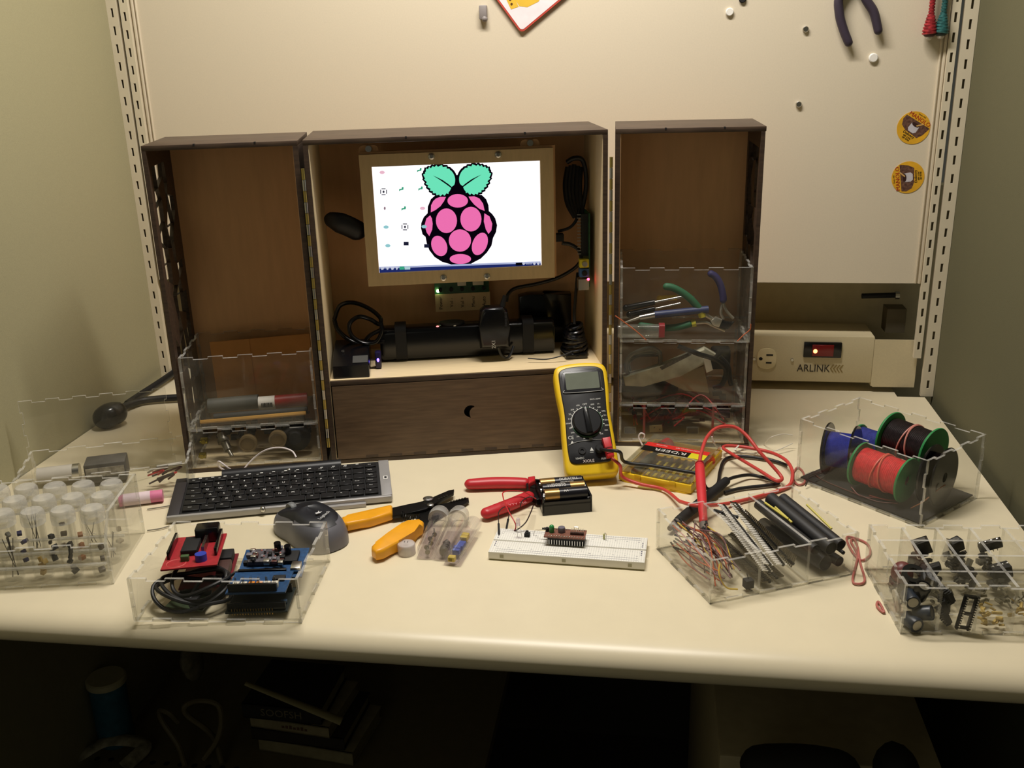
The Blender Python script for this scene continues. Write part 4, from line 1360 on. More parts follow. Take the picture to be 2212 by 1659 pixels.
t = thing('chip_socket', 'black chip socket standing upright with two rows of pins', 'chip socket', cell(1, 0, .009, -.011, .021) @ Ry(8))
b = MB().bb((-.0065, -.002, -.0175), (-.0035, .002, .0175)).bb((.0035, -.002, -.0175), (.0065, .002, .0175))
for z in (-.0165, -.002, .0155):
    b.bb((-.0035, -.0018, z), (.0035, .0018, z + .002))
b.build('socket_frame', blackg, t)
b = MB()
for k in range(14):
    b.bb((-.0056, -.0034, -.0166 + k * .0025), (-.0043, -.0018, -.0154 + k * .0025)).bb((.0043, -.0034, -.0166 + k * .0025), (.0056, -.0018, -.0154 + k * .0025))
b.build('socket_pins', steel, t)
for k, (dz, rz) in enumerate(((.012, 10), (.024, -20), (.034, 15))):
    b = MB().box((.012, .016, .005), (0, 0, 0), bev=.0006)
    for j in range(5):
        b.bb((-.0075, -.007 + j * .003, -.004), (-.006, -.006 + j * .003, .001)).bb((.006, -.007 + j * .003, -.004), (.0075, -.006 + j * .003, .001))
    one(b, 'chip', blackm, ('lowest', 'middle', 'topmost')[k] + ' black chip piled beside the chip socket', 'chip', cell(1, 0, -.007, 0, dz) @ Rz(rz) @ Ry(62))
t = thing('dome_button', 'dark red dome knob in the third row of cells', 'knob', cell(0, 2, .006, 0, .008))
MB().ball((0, 0, .012), (.0105, .0105, .0125)).build('dome', mat('dome_red', '6e3434', .4), t)
MB().cyl((0, 0, -.004), (0, 0, .006), .011).build('dome_base', blackm, t)
rnd = random.Random(4)
for (c, r, lab, cat, m_, sz, zz) in ((1, 2, 'black slide switch tilted in a back cell', 'switch', blackm, (.018, .010, .006), .026), (1, 3, 'square black relay in the back row', 'relay', blackg, (.016, .012, .014), .034), (1, 2, 'flat black switch under the tilted one', 'switch', blackm, (.02, .014, .005), .012),
                                     (2, 2, 'dark potentiometer body in the centre', 'potentiometer', mat('pot_dark', '2c2a26', .5), (.014, .014, .010), .024), (2, 3, 'small black box standing askew in the back row', 'relay', blackm, (.012, .010, .012), .036), (3, 2, 'black socket with bent pins on the right', 'socket', blackm, (.018, .012, .012), .024), (3, 3, 'black terminal strip lying over the back cells', 'terminal strip', blackg, (.022, .009, .008), .036)):
    t = thing(cat.replace(' ', '_'), lab + ' of the grid bin', cat, cell(c, r, 0, 0, zz) @ Rz(rnd.uniform(-30, 30)) @ Ry(rnd.uniform(-35, 35)))
    hx_, hy_, hz2 = sz[0] / 2, sz[1] / 2, sz[2] / 2
    if cat == 'potentiometer':
        MB().lathe([(0, -hz2), (hx_, -hz2), (hx_, hz2 - .001), (hx_ - .001, hz2), (0, hz2)], None, 24).build('pot_body', m_, t)
        MB().cyl((0, 0, hz2), (0, 0, hz2 + .007), .003).build('pot_shaft', steel, t)
    else:
        MB().box(sz, (0, 0, 0), bev=.0008).build('component_body', m_, t)
        if cat == 'switch':
            MB().box((sz[0] * .5, sz[1] * .4, .0006), (0, 0, hz2)).build('switch_slot', mat('slot_dark', '2f2c2a', .5), t)
            MB().box((.003, sz[1] * .32, .0035), (-.002, 0, hz2 + .0015), bev=.0004).build('slider', mat('slider_grey', '6a6660', .5), t)
        elif cat == 'relay':
            MB().box((sz[0] * .7, sz[1] * .55, .0003), (0, 0, hz2 + .0001)).build('print_patch', mat('patch_grey', '4a4843', .5, noise=.7, scale=700), t)
        else:
            b = MB()
            for j in range(4):
                b.lathe([(.0011, 0), (.0017, .0004), (.0017, -.0002)], T(-hx_ + sz[0] * (j + .5) / 4, 0, hz2), 12)
            b.build('terminal_ring', steel, t)
    b = MB()
    for j in range(3):
        b.cyl((-.004 + j * .004, hy_ * .6, -hz2), (-.004 + j * .004, hy_ * .7, -hz2 - .005), .0005, seg=6)
    b.build('component_leg', steel, t)
t = thing('clear_fuse', 'clear square component standing in the back row of the grid bin', 'component', cell(2, 3, -.006, .0, .028) @ Ry(12))
MB().box((.009, .008, .022), bev=.001).build('clear_body', clear('fuse_clear', (.9, .9, .9), .1, .1, .5), t)
MB().box((.010, .009, .0015), (0, 0, .0112)).build('metal_end', steel, t)
tanw = mat('tan_leads', 'b49a55', .5, noise=.3, scale=200)
for c, r in ((2, 0), (3, 0), (2, 1), (1, 1), (0, 1), (3, 1)):
    b = MB()
    for k in range(16):
        a = V((rnd.uniform(-.011, .011), rnd.uniform(-.009, .009), rnd.uniform(.002, .016)))
        d_ = V((rnd.uniform(-1, 1), rnd.uniform(-1, 1), rnd.uniform(-.4, .6))).normalized() * rnd.uniform(.004, .010)
        e_ = a + d_
        e_.x = min(.0125, max(-.0125, e_.x)); e_.y = min(.011, max(-.011, e_.y)); e_.z = max(.002, e_.z)
        b.cyl(a, e_, rnd.uniform(.0006, .002), seg=6)
    o = one(b, 'small_parts', tanw if r == 0 and c > 1 else mat('grey_leads', '6d6650', .5, noise=.6, scale=300), ('pale tan leads heaped in a front cell, ' if r == 0 else 'greyish small parts heaped in a middle cell, ') + ('third', 'fourth', 'third', 'second', 'first', 'fourth')[((2, 0), (3, 0), (2, 1), (1, 1), (0, 1), (3, 1)).index((c, r))] + ' from the left', 'parts heap', cell(c, r))
    o['kind'] = 'stuff'
for c, r, w_ in ((1, 2, 'second cell of the third row'), (1, 3, 'second cell of the back row'), (2, 2, 'third cell of the third row'), (2, 3, 'third cell of the back row'), (3, 2, 'fourth cell of the third row'), (3, 3, 'fourth cell of the back row')):
    b = MB()
    top_ = .016 if r == 2 else .022
    for k in range(22):
        b.box((rnd.uniform(.003, .009), rnd.uniform(.002, .006), rnd.uniform(.002, .005)), (0, 0, 0), T(rnd.uniform(-.009, .009), rnd.uniform(-.008, .008), rnd.uniform(.0045, top_)) @ Rz(rnd.uniform(0, 180)) @ Ry(rnd.uniform(-40, 40)), bev=.0003, seg=1)
    o = one(b, 'small_parts', mat('dark_parts', '45423a', .5, noise=.7, scale=260), 'dark grey small parts heaped in the ' + w_ + ' of the grid bin', 'parts heap', cell(c, r))
    o['kind'] = 'stuff'

# ---- rack of vials (left)
B5 = fr(-.5835, -.6824, 0, 11.9)
t = thing('vial_rack', 'clear rack holding rows of capped vials at the left', 'rack', B5)
AM = [ACR, ACE]
w, d, h = .165, .115, .074
for y in (0, d - TK):
    MB().prism(toothed(w, h if y else .047, (0, 0, 0, 0), 9), -TK, 0, T(0, y, 0) @ FACE, edge_mi=1).build('long_wall', AM, t)
MB().prism([(0, 0), (d, 0), (d, h), (.02, h), (0, .047)], -TK, 0, T(w, 0, 0) @ Rz(90) @ FACE, edge_mi=1).build('end_wall', AM, t)
MB().prism([(0, 0), (d, 0), (d, h), (.02, h), (0, .047)], -TK, 0, T(TK, 0, 0) @ Rz(90) @ FACE, edge_mi=1).build('end_wall', AM, t)
MB().bb((.003, .003, .0002), (w - TK, d - TK, TK)).build('base', ACR, t)
b = MB()
MB().bb((.003, .003, .0205), (w - .006, .0075, .0225)).bb((.003, .0345, .0205), (w - .006, .0385, .0225)).bb((.003, .0655, .0205), (w - .006, .0695, .0225)).build('shelf_rail', ACE, t)


def vial(label, M, fill, L=.066, r=.0098, cap=True, group=None, capm=None):
    t = thing('vial', label, 'vial', M, group)
    MB().lathe([(0, .0012), (r * .88, .0012), (r * .88, L), (r, L), (r, 0), (0, 0)], None, 20).build('vial_tube', VIAL, t)
    if cap:
        MB().lathe([(r * .6, L - .004), (r * 1.22, L - .004), (r * 1.25, L + .002), (r * 1.2, L + .008), (r * 1.05, L + .0102), (0, L + .0108)], None, 24).build('vial_cap', capm or CAP, t)
    if fill:
        fill(t, L, r)
    return t


CAP = clear('cap_frost', (.93, .93, .91), .27, .06, .3, (.86, .84, .8), .2)


def fill_boxes(col, n, seed, hmax, rod=False):
    def f(t, L, r):
        rn = random.Random(seed)
        for k in range(n):
            z = .004 + (hmax - .004) * k / max(1, n - 1)
            b = MB()
            if rod:
                a = rn.uniform(0, 6.28)
                b.cyl((r * .4 * math.cos(a), r * .4 * math.sin(a), .003), (r * .55 * math.cos(a + 2), r * .55 * math.sin(a + 2), hmax), .0004, seg=6)
            else:
                b.box((rn.uniform(.003, .007), rn.uniform(.003, .006), rn.uniform(.003, .006)), (0, 0, 0), T(rn.uniform(-.002, .002), rn.uniform(-.002, .002), z) @ Rz(rn.uniform(0, 90)) @ Rx(rn.uniform(-40, 40)), bev=.0004)
            b.build('small_part', mat('fill_' + col, col, .5), t)
    return f


V0 = (B5.inverted() @ V((-.4416, -.6346, 0)))
spec = {(0, 0): ('6d645a', 3, .03, False, 'pale pieces'), (1, 0): ('1c1a1c', 6, .034, False, 'black parts'), (2, 0): ('c2a050', 5, .02, False, 'tan pieces'), (3, 0): ('4a423a', 6, .045, True, 'long thin leads'),
        (0, 1): ('5c564e', 3, .03, True, 'wire bits'), (1, 1): ('b5805a', 3, .03, False, 'copper pieces'), (2, 1): ('1f2430', 5, .03, False, 'dark chips'), (3, 1): ('2c2a5c', 4, .036, False, 'violet blocks'), (4, 1): ('7c7468', 3, .02, False, 'grey bits'),
        (0, 2): ('a89a80', 2, .02, False, 'beige bits'), (1, 2): ('8a7d68', 3, .03, True, 'bare wires'), (2, 2): ('6a5a4a', 3, .03, False, 'brown bits'), (3, 2): ('444038', 5, .05, True, 'dark leads'), (4, 2): ('6c6a60', 2, .02, False, 'drab bits'), (4, 0): ('50483c', 3, .03, True, 'short leads')}
rown = ('front', 'middle', 'back')
coln = ('nearest the desk middle', 'second from the desk middle', 'third from the desk middle', 'fourth from the desk middle', 'at the outer end')
for (c, r), (col, n, hm, rod, what) in spec.items():
    x = V0.x - c * .0302
    y = V0.y + r * .031 + .002
    if x < .014:
        continue
    vial('capped vial of %s, %s row of the rack, %s' % (what, rown[r], coln[c]), B5 @ T(x, y, .0035), fill_boxes(col, n, c * 5 + r, hm, rod))
# ---- low bin with batteries behind the rack
B6 = fr(-.6232, -.5077, 0, 21.0)
clear_bin('low clear bin of batteries and leads between the vial rack and left wing', B6, w=.2, d=.1, h=.043)
t = thing('battery_cell', 'pale cylinder battery lying at the left of the low bin', 'battery', B6)
MB().cyl((.008, .082, .0145), (.05, .083, .0145), .0105).build('battery_jacket', mat('jacket_pale', 'b8b2a6', .35), t)
MB().cyl((.05, .083, .0145), (.058, .0832, .0145), .0106).build('battery_end', steel, t)
t = thing('battery_box', 'grey block battery lying at the centre of the low bin', 'battery', B6 @ T(.092, .077, .0175) @ Rz(2))
MB().box((.05, .032, .026), bev=.002).build('block_body', mat('block_slate', '55524c', .4, noise=.2, scale=60), t)
MB().box((.046, .0005, .012), (0, -.0163, .002)).build('block_label', mat('block_label', '8f8a7e', .4, noise=.4, scale=200), t)
for k in range(8):
    a = V((.125 + rnd.uniform(0, .045), .012 + rnd.uniform(0, .035), .008 + rnd.uniform(0, .014)))
    one(MB().tube([a, a + V((.02, rnd.uniform(-.004, .006), .006)), a + V((.045 if a.x < .145 else .012, rnd.uniform(-.003, .006), 0))], .0012, 6), 'test_lead', (brownw, mat('lead_dark', '3a2c2a', .5), redw)[k % 3], ('brown', 'dark', 'red')[k % 3] + ' lead in the bunch at the right end of the low bin', 'wire', B6, 'leads bunched in the low bin')
one(MB().cyl((.16, .03, .03), (.19, .032, .031), .003).cyl((.148, .03, .024), (.16, .03, .03), .0012), 'metal_probe', dull, 'small steel probe at the right end of the low bin', 'probe', B6)
P0, P1 = D(258, 1082, .008), D(352, 1070, .008)
t = thing('pink_marker', 'pink capped marker with white label lying beside the vial rack', 'marker')
MB().cyl(P0, P1, .0075, seg=20).build('barrel', mat('marker_pink', 'd87a9e', .4), t)
MB().cyl(P0.lerp(P1, .1), P0.lerp(P1, .72), .0077, seg=20).build('paper_label', mat('label_white', 'e2cdd4', .5), t)
# leaning clear lid behind
P = [D(390, 1040, .004)]
ML6 = B6 @ T(-.0055, .1045, 0) @ Rx(-1)
o = MB().prism(toothed(.178, .108, (0, 0, 0, 0), 11), -.003, 0, FACE, edge_mi=1).build('clear_sheet', [ACR, ACE], None, ML6)
tag(o, 'loose clear notched panel standing behind the low bin of batteries', 'panel')
# ------------------------------------------------------------------ keyboard
KB = fr(-.4306, -.5124, .0, 17.7)
t = thing('keyboard', 'small black keyboard with silver edges and a round battery bar behind it', 'keyboard', KB)
KT = T(0, 0, .006) @ Rx(6)
KW, KH = .2616, .0862
sil = mat('silver_plastic', 'a9a7a6', .35, .3)
MB().box((KW, KH, .007), (KW / 2, KH / 2, 0), KT, bev=.0012).build('deck', blackm, t)
b = MB().box((KW, .005, .0085), (KW / 2, -.001, 0), KT, bev=.0018).box((.013, KH, .0082), (KW - .006, KH / 2, .0006), KT, bev=.001)
ed = b.build('silver_edge', sil, t)
MB().box((.0052, .0075, .0006), (KW - .0055, KH * .47, .005), KT).build('badge', mat('badge_white', 'e8e6e2', .4), t)
MB().box((.003, .0045, .0007), (KW - .0055, KH * .47, .0052), KT).build('badge_centre', blackm, t)
MB().box((.014, KH, .0082), (.0075, KH / 2, .0005), KT, bev=.001).build('end_cap', mat('cap_grey', '2f2b2d', .5), t)
rows = ['`1234567890-=+', '\tQWERTYUIOP[]', '\tASDFGHJKL;\'#', '\tZXCVBNM,./##', 'cfa# ###  fc<>']
b = MB()
kx0, kx1 = .0165, KW - .015
ky0, ky1 = .004, KH - .006
nr = 6
ph = (ky1 - ky0) / nr
lg = MB()
for r_ in range(nr):
    yk = ky1 - ph * (r_ + .5)
    if r_ == 0:
        n = 15
        ws = [(kx1 - kx0) / n] * n
        labs = ['Esc'] + ['F%d' % k for k in range(1, 13)] + ['', 'Del']
        hh = .62
    else:
        labs = {1: list('`1234567890-=') + ['', 'PgUp'], 2: ['Tab'] + list('QWERTYUIOP[]') + ['', 'PgDn'], 3: ['Cap'] + list("ASDFGHJKL;'") + ['Enter', 'Home'], 4: ['Shift'] + list('ZXCVBNM,./') + ['', '^', 'End'], 5: ['Ctrl', 'Fn', 'Alt', '', 'Alt', '', '<', 'v', '>']}[r_]
        base = {1: 1, 2: 1.25, 3: 1.45, 4: 1.8, 5: 1.2}[r_]
        ws = [1.0] * len(labs)
        ws[0] = base
        if r_ == 5:
            ws[3] = 5
        s_ = (kx1 - kx0) / sum(ws)
        ws = [w * s_ for w in ws]
        hh = .86
    x = kx0
    for w, l_ in zip(ws, labs):
        b.box((w - .0016, ph * hh, .003), (x + w / 2, yk, .0048), KT, bev=.0006, seg=1)
        if l_:
            lg.text(l_, .0048 if len(l_) == 1 else .0026, KT @ T(x + w * .42, yk + .0008, .0065), .00003)
        x += w
b.build('keys', mat('key_black', '141416', .45), t)
lg.build('key_legends', mat('legend_white', 'd9d9d6', .5), t)
lb = MB()
for k in range(14):
    lb.box((.0035, .0016, .0004), (.03 + k * .0148, ky1 - .0002, .0052), KT)
lb.build('status_marks', mat('legend_white', 'd9d9d6', .5), t)
A0, A1 = KB.inverted() @ D(478, 1052, .008), KB.inverted() @ D(738, 1020, .008)
MB().cyl((A0.x, KH + .009, .0122), (A1.x, KH + .009, .0122), .0090, seg=20).build('battery_bar', mat('bar_black', '19191c', .4), t)
MB().bb((A0.x, KH - .003, .006), (A1.x, KH + .004, .0145)).build('bar_bridge', blackm, t)
MB().ball((KW * .525, KH - .001, .017), .0028).build('joint_pin', steel, t)
MB().ball((KW * .42, -.003, .008), (.0035, .004, .004)).build('joint_pin', steel, t)
MB().bb((KW * .63, -.0085, .0004), (KW * .88, .004, .0055), bev=.001).build('fold_foot', sil, t)

# ------------------------------------------------------------------ mouse
ca, cb_ = D(725, 1178, .0), D(615, 1115, .0)
cm = (ca + cb_) / 2
yaw = math.degrees(math.atan2(cb_.y - ca.y, cb_.x - ca.x))
MM = fr(cm.x + .006, cm.y - .012, .0, yaw)
t = thing('mouse', 'dark grey wireless mouse with black top and white logo', 'mouse', MM)


def shell(top, zoff=0.0):
    bm = bmesh.new()
    U, Vn = 40, 14
    L, Wd, Hh = .053, .0305, .037
    g = []
    for j in range(Vn + 1):
        ph_ = j / Vn * math.pi / 2
        row = []
        for i in range(U):
            a = 2 * math.pi * i / U
            ca_, sa_ = math.cos(a), math.sin(a)
            k = 2.6
            rr = 1 / ((abs(ca_) ** k + abs(sa_) ** k) ** (1 / k))
            x, y = L * rr * ca_, Wd * rr * sa_
            waist = 1 - .10 * math.exp(-((x - .008) / .018) ** 2)
            c = math.cos(ph_) ** .55
            hz = Hh * (1 - .28 * max(0, x / L) ** 1.5 - .08 * max(0, -x / L))
            row.append(bm.verts.new((x * c, y * c * waist, .0012 + (hz - .0012) * math.sin(ph_) ** .8)))
        g.append(row)
    for j in range(Vn):
        for i in range(U):
            f = bm.faces.new((g[j][i], g[j][(i + 1) % U], g[j + 1][(i + 1) % U], g[j + 1][i]))
            c = f.calc_center_median()
            f.material_index = 1 if (c.z > .020 + .012 * (abs(c.y) / Wd) ** 1.2 - .006 * (c.x / L) and c.x < .044) else 0
    bm.faces.new(list(reversed(g[0])))
    me = bpy.data.meshes.new('shell')
    bm.to_mesh(me)
    bm.free()
    return me


me = shell(True)
bt, bs = bmesh.new(), bmesh.new()
for bm_, mi in ((bt, 1), (bs, 0)):
    bm_.from_mesh(me)
    bmesh.ops.delete(bm_, geom=[f for f in bm_.faces if f.material_index != mi], context='FACES')
    for f in bm_.faces:
        f.material_index = 0
bpy.data.meshes.remove(me)
b = MB(); b.bm.free(); b.bm = bs
b.build('mouse_body', mat('mouse_grey', '6a6a72', .4, .15), t, smooth=60)
bmesh.ops.transform(bt, matrix=Matrix.Scale(1.006, 4), verts=bt.verts)
b = MB(); b.bm.free(); b.bm = bt
b.build('top_shell', mat('mouse_top', '191b21', .38), t, smooth=60)
MB().lathe([(0, -.0035), (.0075, -.0035), (.0085, -.002), (.0085, .002), (.0075, .0035), (0, .0035)], T(.036, 0, .0205) @ Rx(90), 24).build('scroll_wheel', mat('wheel_grey', '6d6f70', .5), t)
b = MB().text('Logitech', .0055, T(-.030, -.001, .0352) @ Ry(-7) @ Rz(-90 + 20), .0002)
b.prism([(0, .0030), (.003, .0052), (.0015, .0022), (.0045, .0012), (.001, .0), (-.0032, .0008), (-.0035, .0035)], -.0002, .0002, T(-.024, .001, .0362) @ Ry(-5) @ Rz(-90))
b.build('logo', mat('logo_white', 'cfd0d2', .4), t)


# ------------------------------------------------------------------ wire strippers and pliers
def slab(pts, z, h0, h1, bev, b=None, seg=3):
    b = b or MB()
    P = [D(px, py, z) for px, py in pts]
    return b.prism([(p.x, p.y) for p in P], h0, h1, None, bev, seg)


orange = mat('grip_orange', 'eda51c', .4)
t = thing('wire_stripper', 'wire stripper with yellow-orange grips and black notched jaws', 'wire stripper')
slab([(738, 1137), (738, 1124), (752, 1120), (800, 1109), (842, 1097), (848, 1098), (848, 1115), (800, 1128), (752, 1139)], .008, .002, .013, .0035).build('grip', orange, t)
slab([(803, 1196), (803, 1189), (812, 1183), (845, 1164), (868, 1142), (880, 1133), (908, 1131), (916, 1136), (914, 1146), (890, 1158), (862, 1180), (830, 1199), (812, 1203)], .008, .002, .015, .004).build('grip', orange, t)
bst = mat('blackened_steel', '191918', .35, .5)
b = slab([(846, 1099), (880, 1092), (908, 1087), (925, 1081), (945, 1072), (970, 1061), (981, 1059), (980, 1067), (962, 1076), (940, 1090), (920, 1102), (880, 1111), (848, 1117)], .008, .0055, .0095, .0006)
b.build('jaw_blade', bst, t)
b = slab([(908, 1136), (916, 1142), (925, 1136), (940, 1118), (965, 1103), (1000, 1089), (1013, 1081), (1012, 1074), (1000, 1076), (965, 1086), (935, 1092), (915, 1098), (900, 1118)], .006, .0025, .0058, .0006)
b.build('jaw_blade', bst, t)
b = MB()
for k in range(6):
    p = D(975 + k * 6, 1085 - k * 1.6, .0062)
    b.cyl((p.x, p.y, .0045), (p.x, p.y, .0072), .0016, seg=8)
for k in range(4):
    p = D(948 + k * 5.5, 1078 - k * 2.6, .0098)
    b.cyl((p.x, p.y, .008), (p.x, p.y, .0102), .0013, seg=8)
b.build('wire_notch', mat('notch_steel', '5a5850', .3, .8), t)
for px, py, r in ((925, 1079, .0062), (930, 1092, .0042)):
    p = D(px, py, .010)
    MB().lathe([(0, .0015), (r * .55, .0015), (r * .6, .003), (r, .0022), (r, 0), (0, 0)], T(p.x, p.y, .0095), 24).build('pivot_bolt', steel, t)
sp = []
a, c = D(868, 1112, .006), D(905, 1122, .006)
for k in range(60):
    f = k / 59
    an = 2 * math.pi * 7 * f
    p = a.lerp(c, f)
    bow = V((0, -.008 * math.sin(math.pi * f), 0))
    sp.append(p + bow + V((0, .0042 * math.cos(an), .0045 * math.sin(an) + .001)))
MB().tube(sp, .00055, 6, 1).build('return_spring', bst, t)

t = thing('cutting_pliers', 'dark pliers with two bright red grips under the battery holder', 'pliers')
rg = mat('grip_red', 'bf2730', .4)
def ptube(pts, r, z):
    return [D(px, py, z) for px, py in pts]
MB().tube(ptube([(1003, 1046), (1030, 1045), (1070, 1043), (1110, 1043), (1146, 1044)], 0, .0085), lambda u: .0083 * (.80 + .2 * math.sin(u * 3.1)), 16, 7, flat=.85).build('grip', rg, t)
MB().tube(ptube([(1040, 1112), (1070, 1102), (1105, 1089), (1135, 1076), (1152, 1069)], 0, .0085), lambda u: .0083 * (.80 + .2 * math.sin(u * 3.1)), 16, 7, flat=.85).build('grip', rg, t)
slab([(1140, 1033), (1156, 1031), (1156, 1040), (1142, 1048)], .014, .006, .0165, .002).build('grip_guard', rg, t)
b = slab([(1135, 1048), (1150, 1040), (1195, 1043), (1200, 1062), (1165, 1060), (1138, 1057)], .007, .003, .011, .001)
slab([(1146, 1076), (1150, 1062), (1175, 1052), (1200, 1055), (1195, 1075), (1160, 1085)], .007, .003, .0105, .001, b)
b.build('plier_head', bst, t)
b = MB()
for a, c in (((1195, 1046), (1218, 1037)), ((1200, 1050), (1224, 1043))):
    A_, C_ = D(*a, .009), D(*c, .012)
    b.cyl(A_, C_, .0022, .0009, seg=8)
b.build('jaw_tip', bst, t)
pm = D(1118, 1086, .0164)
MB().text('VTY 160', .006, T(pm.x, pm.y, .0153) @ Rz(24), .0002).build('grip_print', mat('print_pink', 'e08a90', .5), t)

# ------------------------------------------------------------------ battery holder and cells
BH = fr(.0032, -.4541, 0, 16.0)
t = thing('battery_holder', 'black battery holder for three cells propped on the red pliers', 'battery holder', BH)
b = MB().bb((0, 0, .0115), (.0585, .052, .0135)).bb((0, 0, .0), (.0585, .002, .0165)).bb((0, .050, .0115), (.0585, .052, .0225)).bb((0, 0, .003), (.002, .052, .021)).bb((.0565, 0, .0), (.0585, .052, .021))
b.build('tray', blackg, t)
MB().cyl((.002, .008, .019), (.0035, .008, .019), .004).cyl((.002, .026, .019), (.0035, .026, .019), .004).build('contact_spring', steel, t)
MB().text('+', .008, T(.0545, .0045, .0167), .0002).build('polarity_mark', mat('mark_white', 'd9d6d0', .5), t)
cop = mat('cell_copper', 'b08a52', .3, .8)
cbk = mat('cell_black', '14131a', .3)
for k, (y, flip) in enumerate(((.0098, 0), (.0250, 1), (.0402, 0))):
    M = BH @ T(.0292, y, .0212)
    t = thing('battery_cell', ('front copper-top battery in the holder, marked AA', 'middle copper-top battery lying the other way round in the holder', 'rear copper-top battery in the holder, next to the plier tips')[k], 'battery', M)
    s_ = -1 if flip else 1
    MB().cyl((-.025 * s_, 0, 0), (-.008 * s_, 0, 0), .0072, seg=24).build('copper_end', cop, t)
    MB().cyl((-.008 * s_, 0, 0), (.025 * s_, 0, 0), .0072, seg=24).build('black_wrap', cbk, t)
    MB().cyl((-.0265 * s_, 0, 0), (-.025 * s_, 0, 0), .0028, seg=12).build('terminal', steel, t)
    if k == 0:
        MB().text('AA', .0042, Rx(34) @ T(.0, -.0002, .0073), .0001).build('print', mat('mark_white', 'd9d6d0', .5), t)
    else:
        MB().text('DURACELL', .0046, Rx(34) @ T(.0088 * s_, .0006, .0073) @ Rz(180 * flip), .0001).text('ALKALINE BATTERY', .0018, Rx(34) @ T(.0065 * s_, -.0028 * s_, .0068) @ Rz(180 * flip), .0001).build('print', mat('mark_white', 'd9d6d0', .5), t)

# ------------------------------------------------------------------ breadboard
BR = fr(-.0429, -.5613, 0, -2.8)
m = mat('breadboard_white', 'eeece4', .5, noise=.01)
nt = m.node_tree
bs_ = nt.nodes['Principled BSDF']
tc = nt.nodes.new('ShaderNodeTexCoord')
sp_ = nt.nodes.new('ShaderNodeSeparateXYZ')
nt.links.new(tc.outputs['Object'], sp_.inputs[0])


def mth(op, a, v=None, c=None):
    n = nt.nodes.new('ShaderNodeMath')
    n.operation = op
    for i, q_ in enumerate((a, v, c)):
        if q_ is None:
            continue
        if isinstance(q_, (int, float)):
            n.inputs[i].default_value = q_
        else:
            nt.links.new(q_, n.inputs[i])
    return n.outputs[0]


hx = mth('LESS_THAN', mth('ABSOLUTE', mth('SUBTRACT', mth('FRACT', mth('DIVIDE', sp_.outputs[0], .00254)), .5)), .17)
hy = mth('LESS_THAN', mth('ABSOLUTE', mth('SUBTRACT', mth('FRACT', mth('DIVIDE', sp_.outputs[1], .00254)), .5)), .17)
hz_ = mth('GREATER_THAN', sp_.outputs[2], .0094)
mask = mth('MULTIPLY', mth('MULTIPLY', hx, hy), hz_)
mx = nt.nodes.new('ShaderNodeMix')
mx.data_type = 'RGBA'
old = bs_.inputs['Base Color'].links[0].from_socket
nt.links.new(mask, mx.inputs[0])
nt.links.new(old, mx.inputs[6])
mx.inputs[7].default_value = (.46, .45, .41, 1)
nt.links.new(mx.outputs[2], bs_.inputs['Base Color'])
t = thing('breadboard', 'long white breadboard lying near the front edge of the desk', 'breadboard', BR)
BZ = .0096
b = MB().bb((0, 0, .0012), (.165, .0258, BZ), bev=.0004).bb((0, .0282, .0012), (.165, .0545, BZ), bev=.0004).bb((0.001, .0257, .0012), (.164, .0283, BZ - .002))
b.build('board_body', m, t)
MB().bb((.0008, .0008, 0), (.1642, .0537, .0012)).build('foam_backing', mat('foam_yellow', 'b9b07c', .8), t)
b = MB()
for y in (.0035, .0075, .047, .051):
    b.bb((.007, y - .0002, BZ), (.158, y + .0002, BZ + .00006))
for k in range(13):
    b.bb((.0065 + k * .0124, .0112, BZ), (.0085 + k * .0124, .0117, BZ + .00006)).bb((.0065 + k * .0124, .0428, BZ), (.0085 + k * .0124, .0433, BZ + .00006))
for y in (.014, .018, .022, .032, .036, .040):
    for x in (.0035, .160):
        b.bb((x, y, BZ), (x + .0012, y + .0022, BZ + .00006))
b.build('printed_lines', mat('print_slate', '55546a', .6), t)
for x in (.0145, .081, .150):
    MB().bb((x - .002, -.0004, .0035), (x + .002, .0006, .0072)).build('side_notch', mat('notch_shade', 'a9a58c', .6), t)


def onb(px, py, z=.0096):
    return BR.inverted() @ D(px, py, z)


p = onb(1222, 1180, .0096)
t = thing('development_board', 'small brown module board plugged into the middle of the breadboard', 'circuit board', BR @ T(p.x, p.y + .009, .0096))
mb = mat('module_brown', '7a4f40', .45, noise=.3, scale=400)
MB().bb((-.0235, -.010, .0092), (.0205, .010, .0107)).build('board', mb, t)
b = MB().bb((-.0195, -.0092, .0066), (.0195, -.0068, .0091)).bb((-.0195, .0068, .0066), (.0195, .0092, .0091)).bb((-.0195, -.0070, .0004), (.0195, .007, .0064))
b.build('pin_strip', blackm, t)
b = MB()
for k in range(14):
    x = -.018 + k * .00277
    for y in (-.0084, .0084):
        b.bb((x - .0004, y - .0004, -.002), (x + .0004, y + .0004, .0066))
        b.ball((x, y, .0110), .0009, u=8, v=5)
b.build('header_pins', steel, t)
b = MB().cyl((-.0165, .001, .0107), (-.0165, .001, .0165), .0028, seg=16).ball((-.0165, .001, .0165), .0028)
b.build('green_led', mat('led_green', '2f8a48', .25), t)
MB().cyl((-.0215, .002, .0107), (-.0215, .002, .015), .0019).build('black_capacitor', blackm, t)
MB().lathe([(0, 0), (.0038, 0), (.0042, .003), (.0036, .0055), (0, .006)], T(-.006, .003, .0107), 20).build('round_sensor', mat('sensor_grey', '6a6672', .4), t)
MB().bb((.004, -.0028, .0107), (.0185, .0, .0132)).build('side_header', mat('side_header', '402820', .5), t)
b = MB()
for k in range(6):
    b.bb((.0055 + k * .0024, -.0018, .0132), (.0061 + k * .0024, -.0012, .018))
b.tube([(.0085, -.0015, .0175), (.0085, -.0015, .0195), (.0125, -.0015, .0195), (.0125, -.0015, .0175)], .0004, 6, 3)
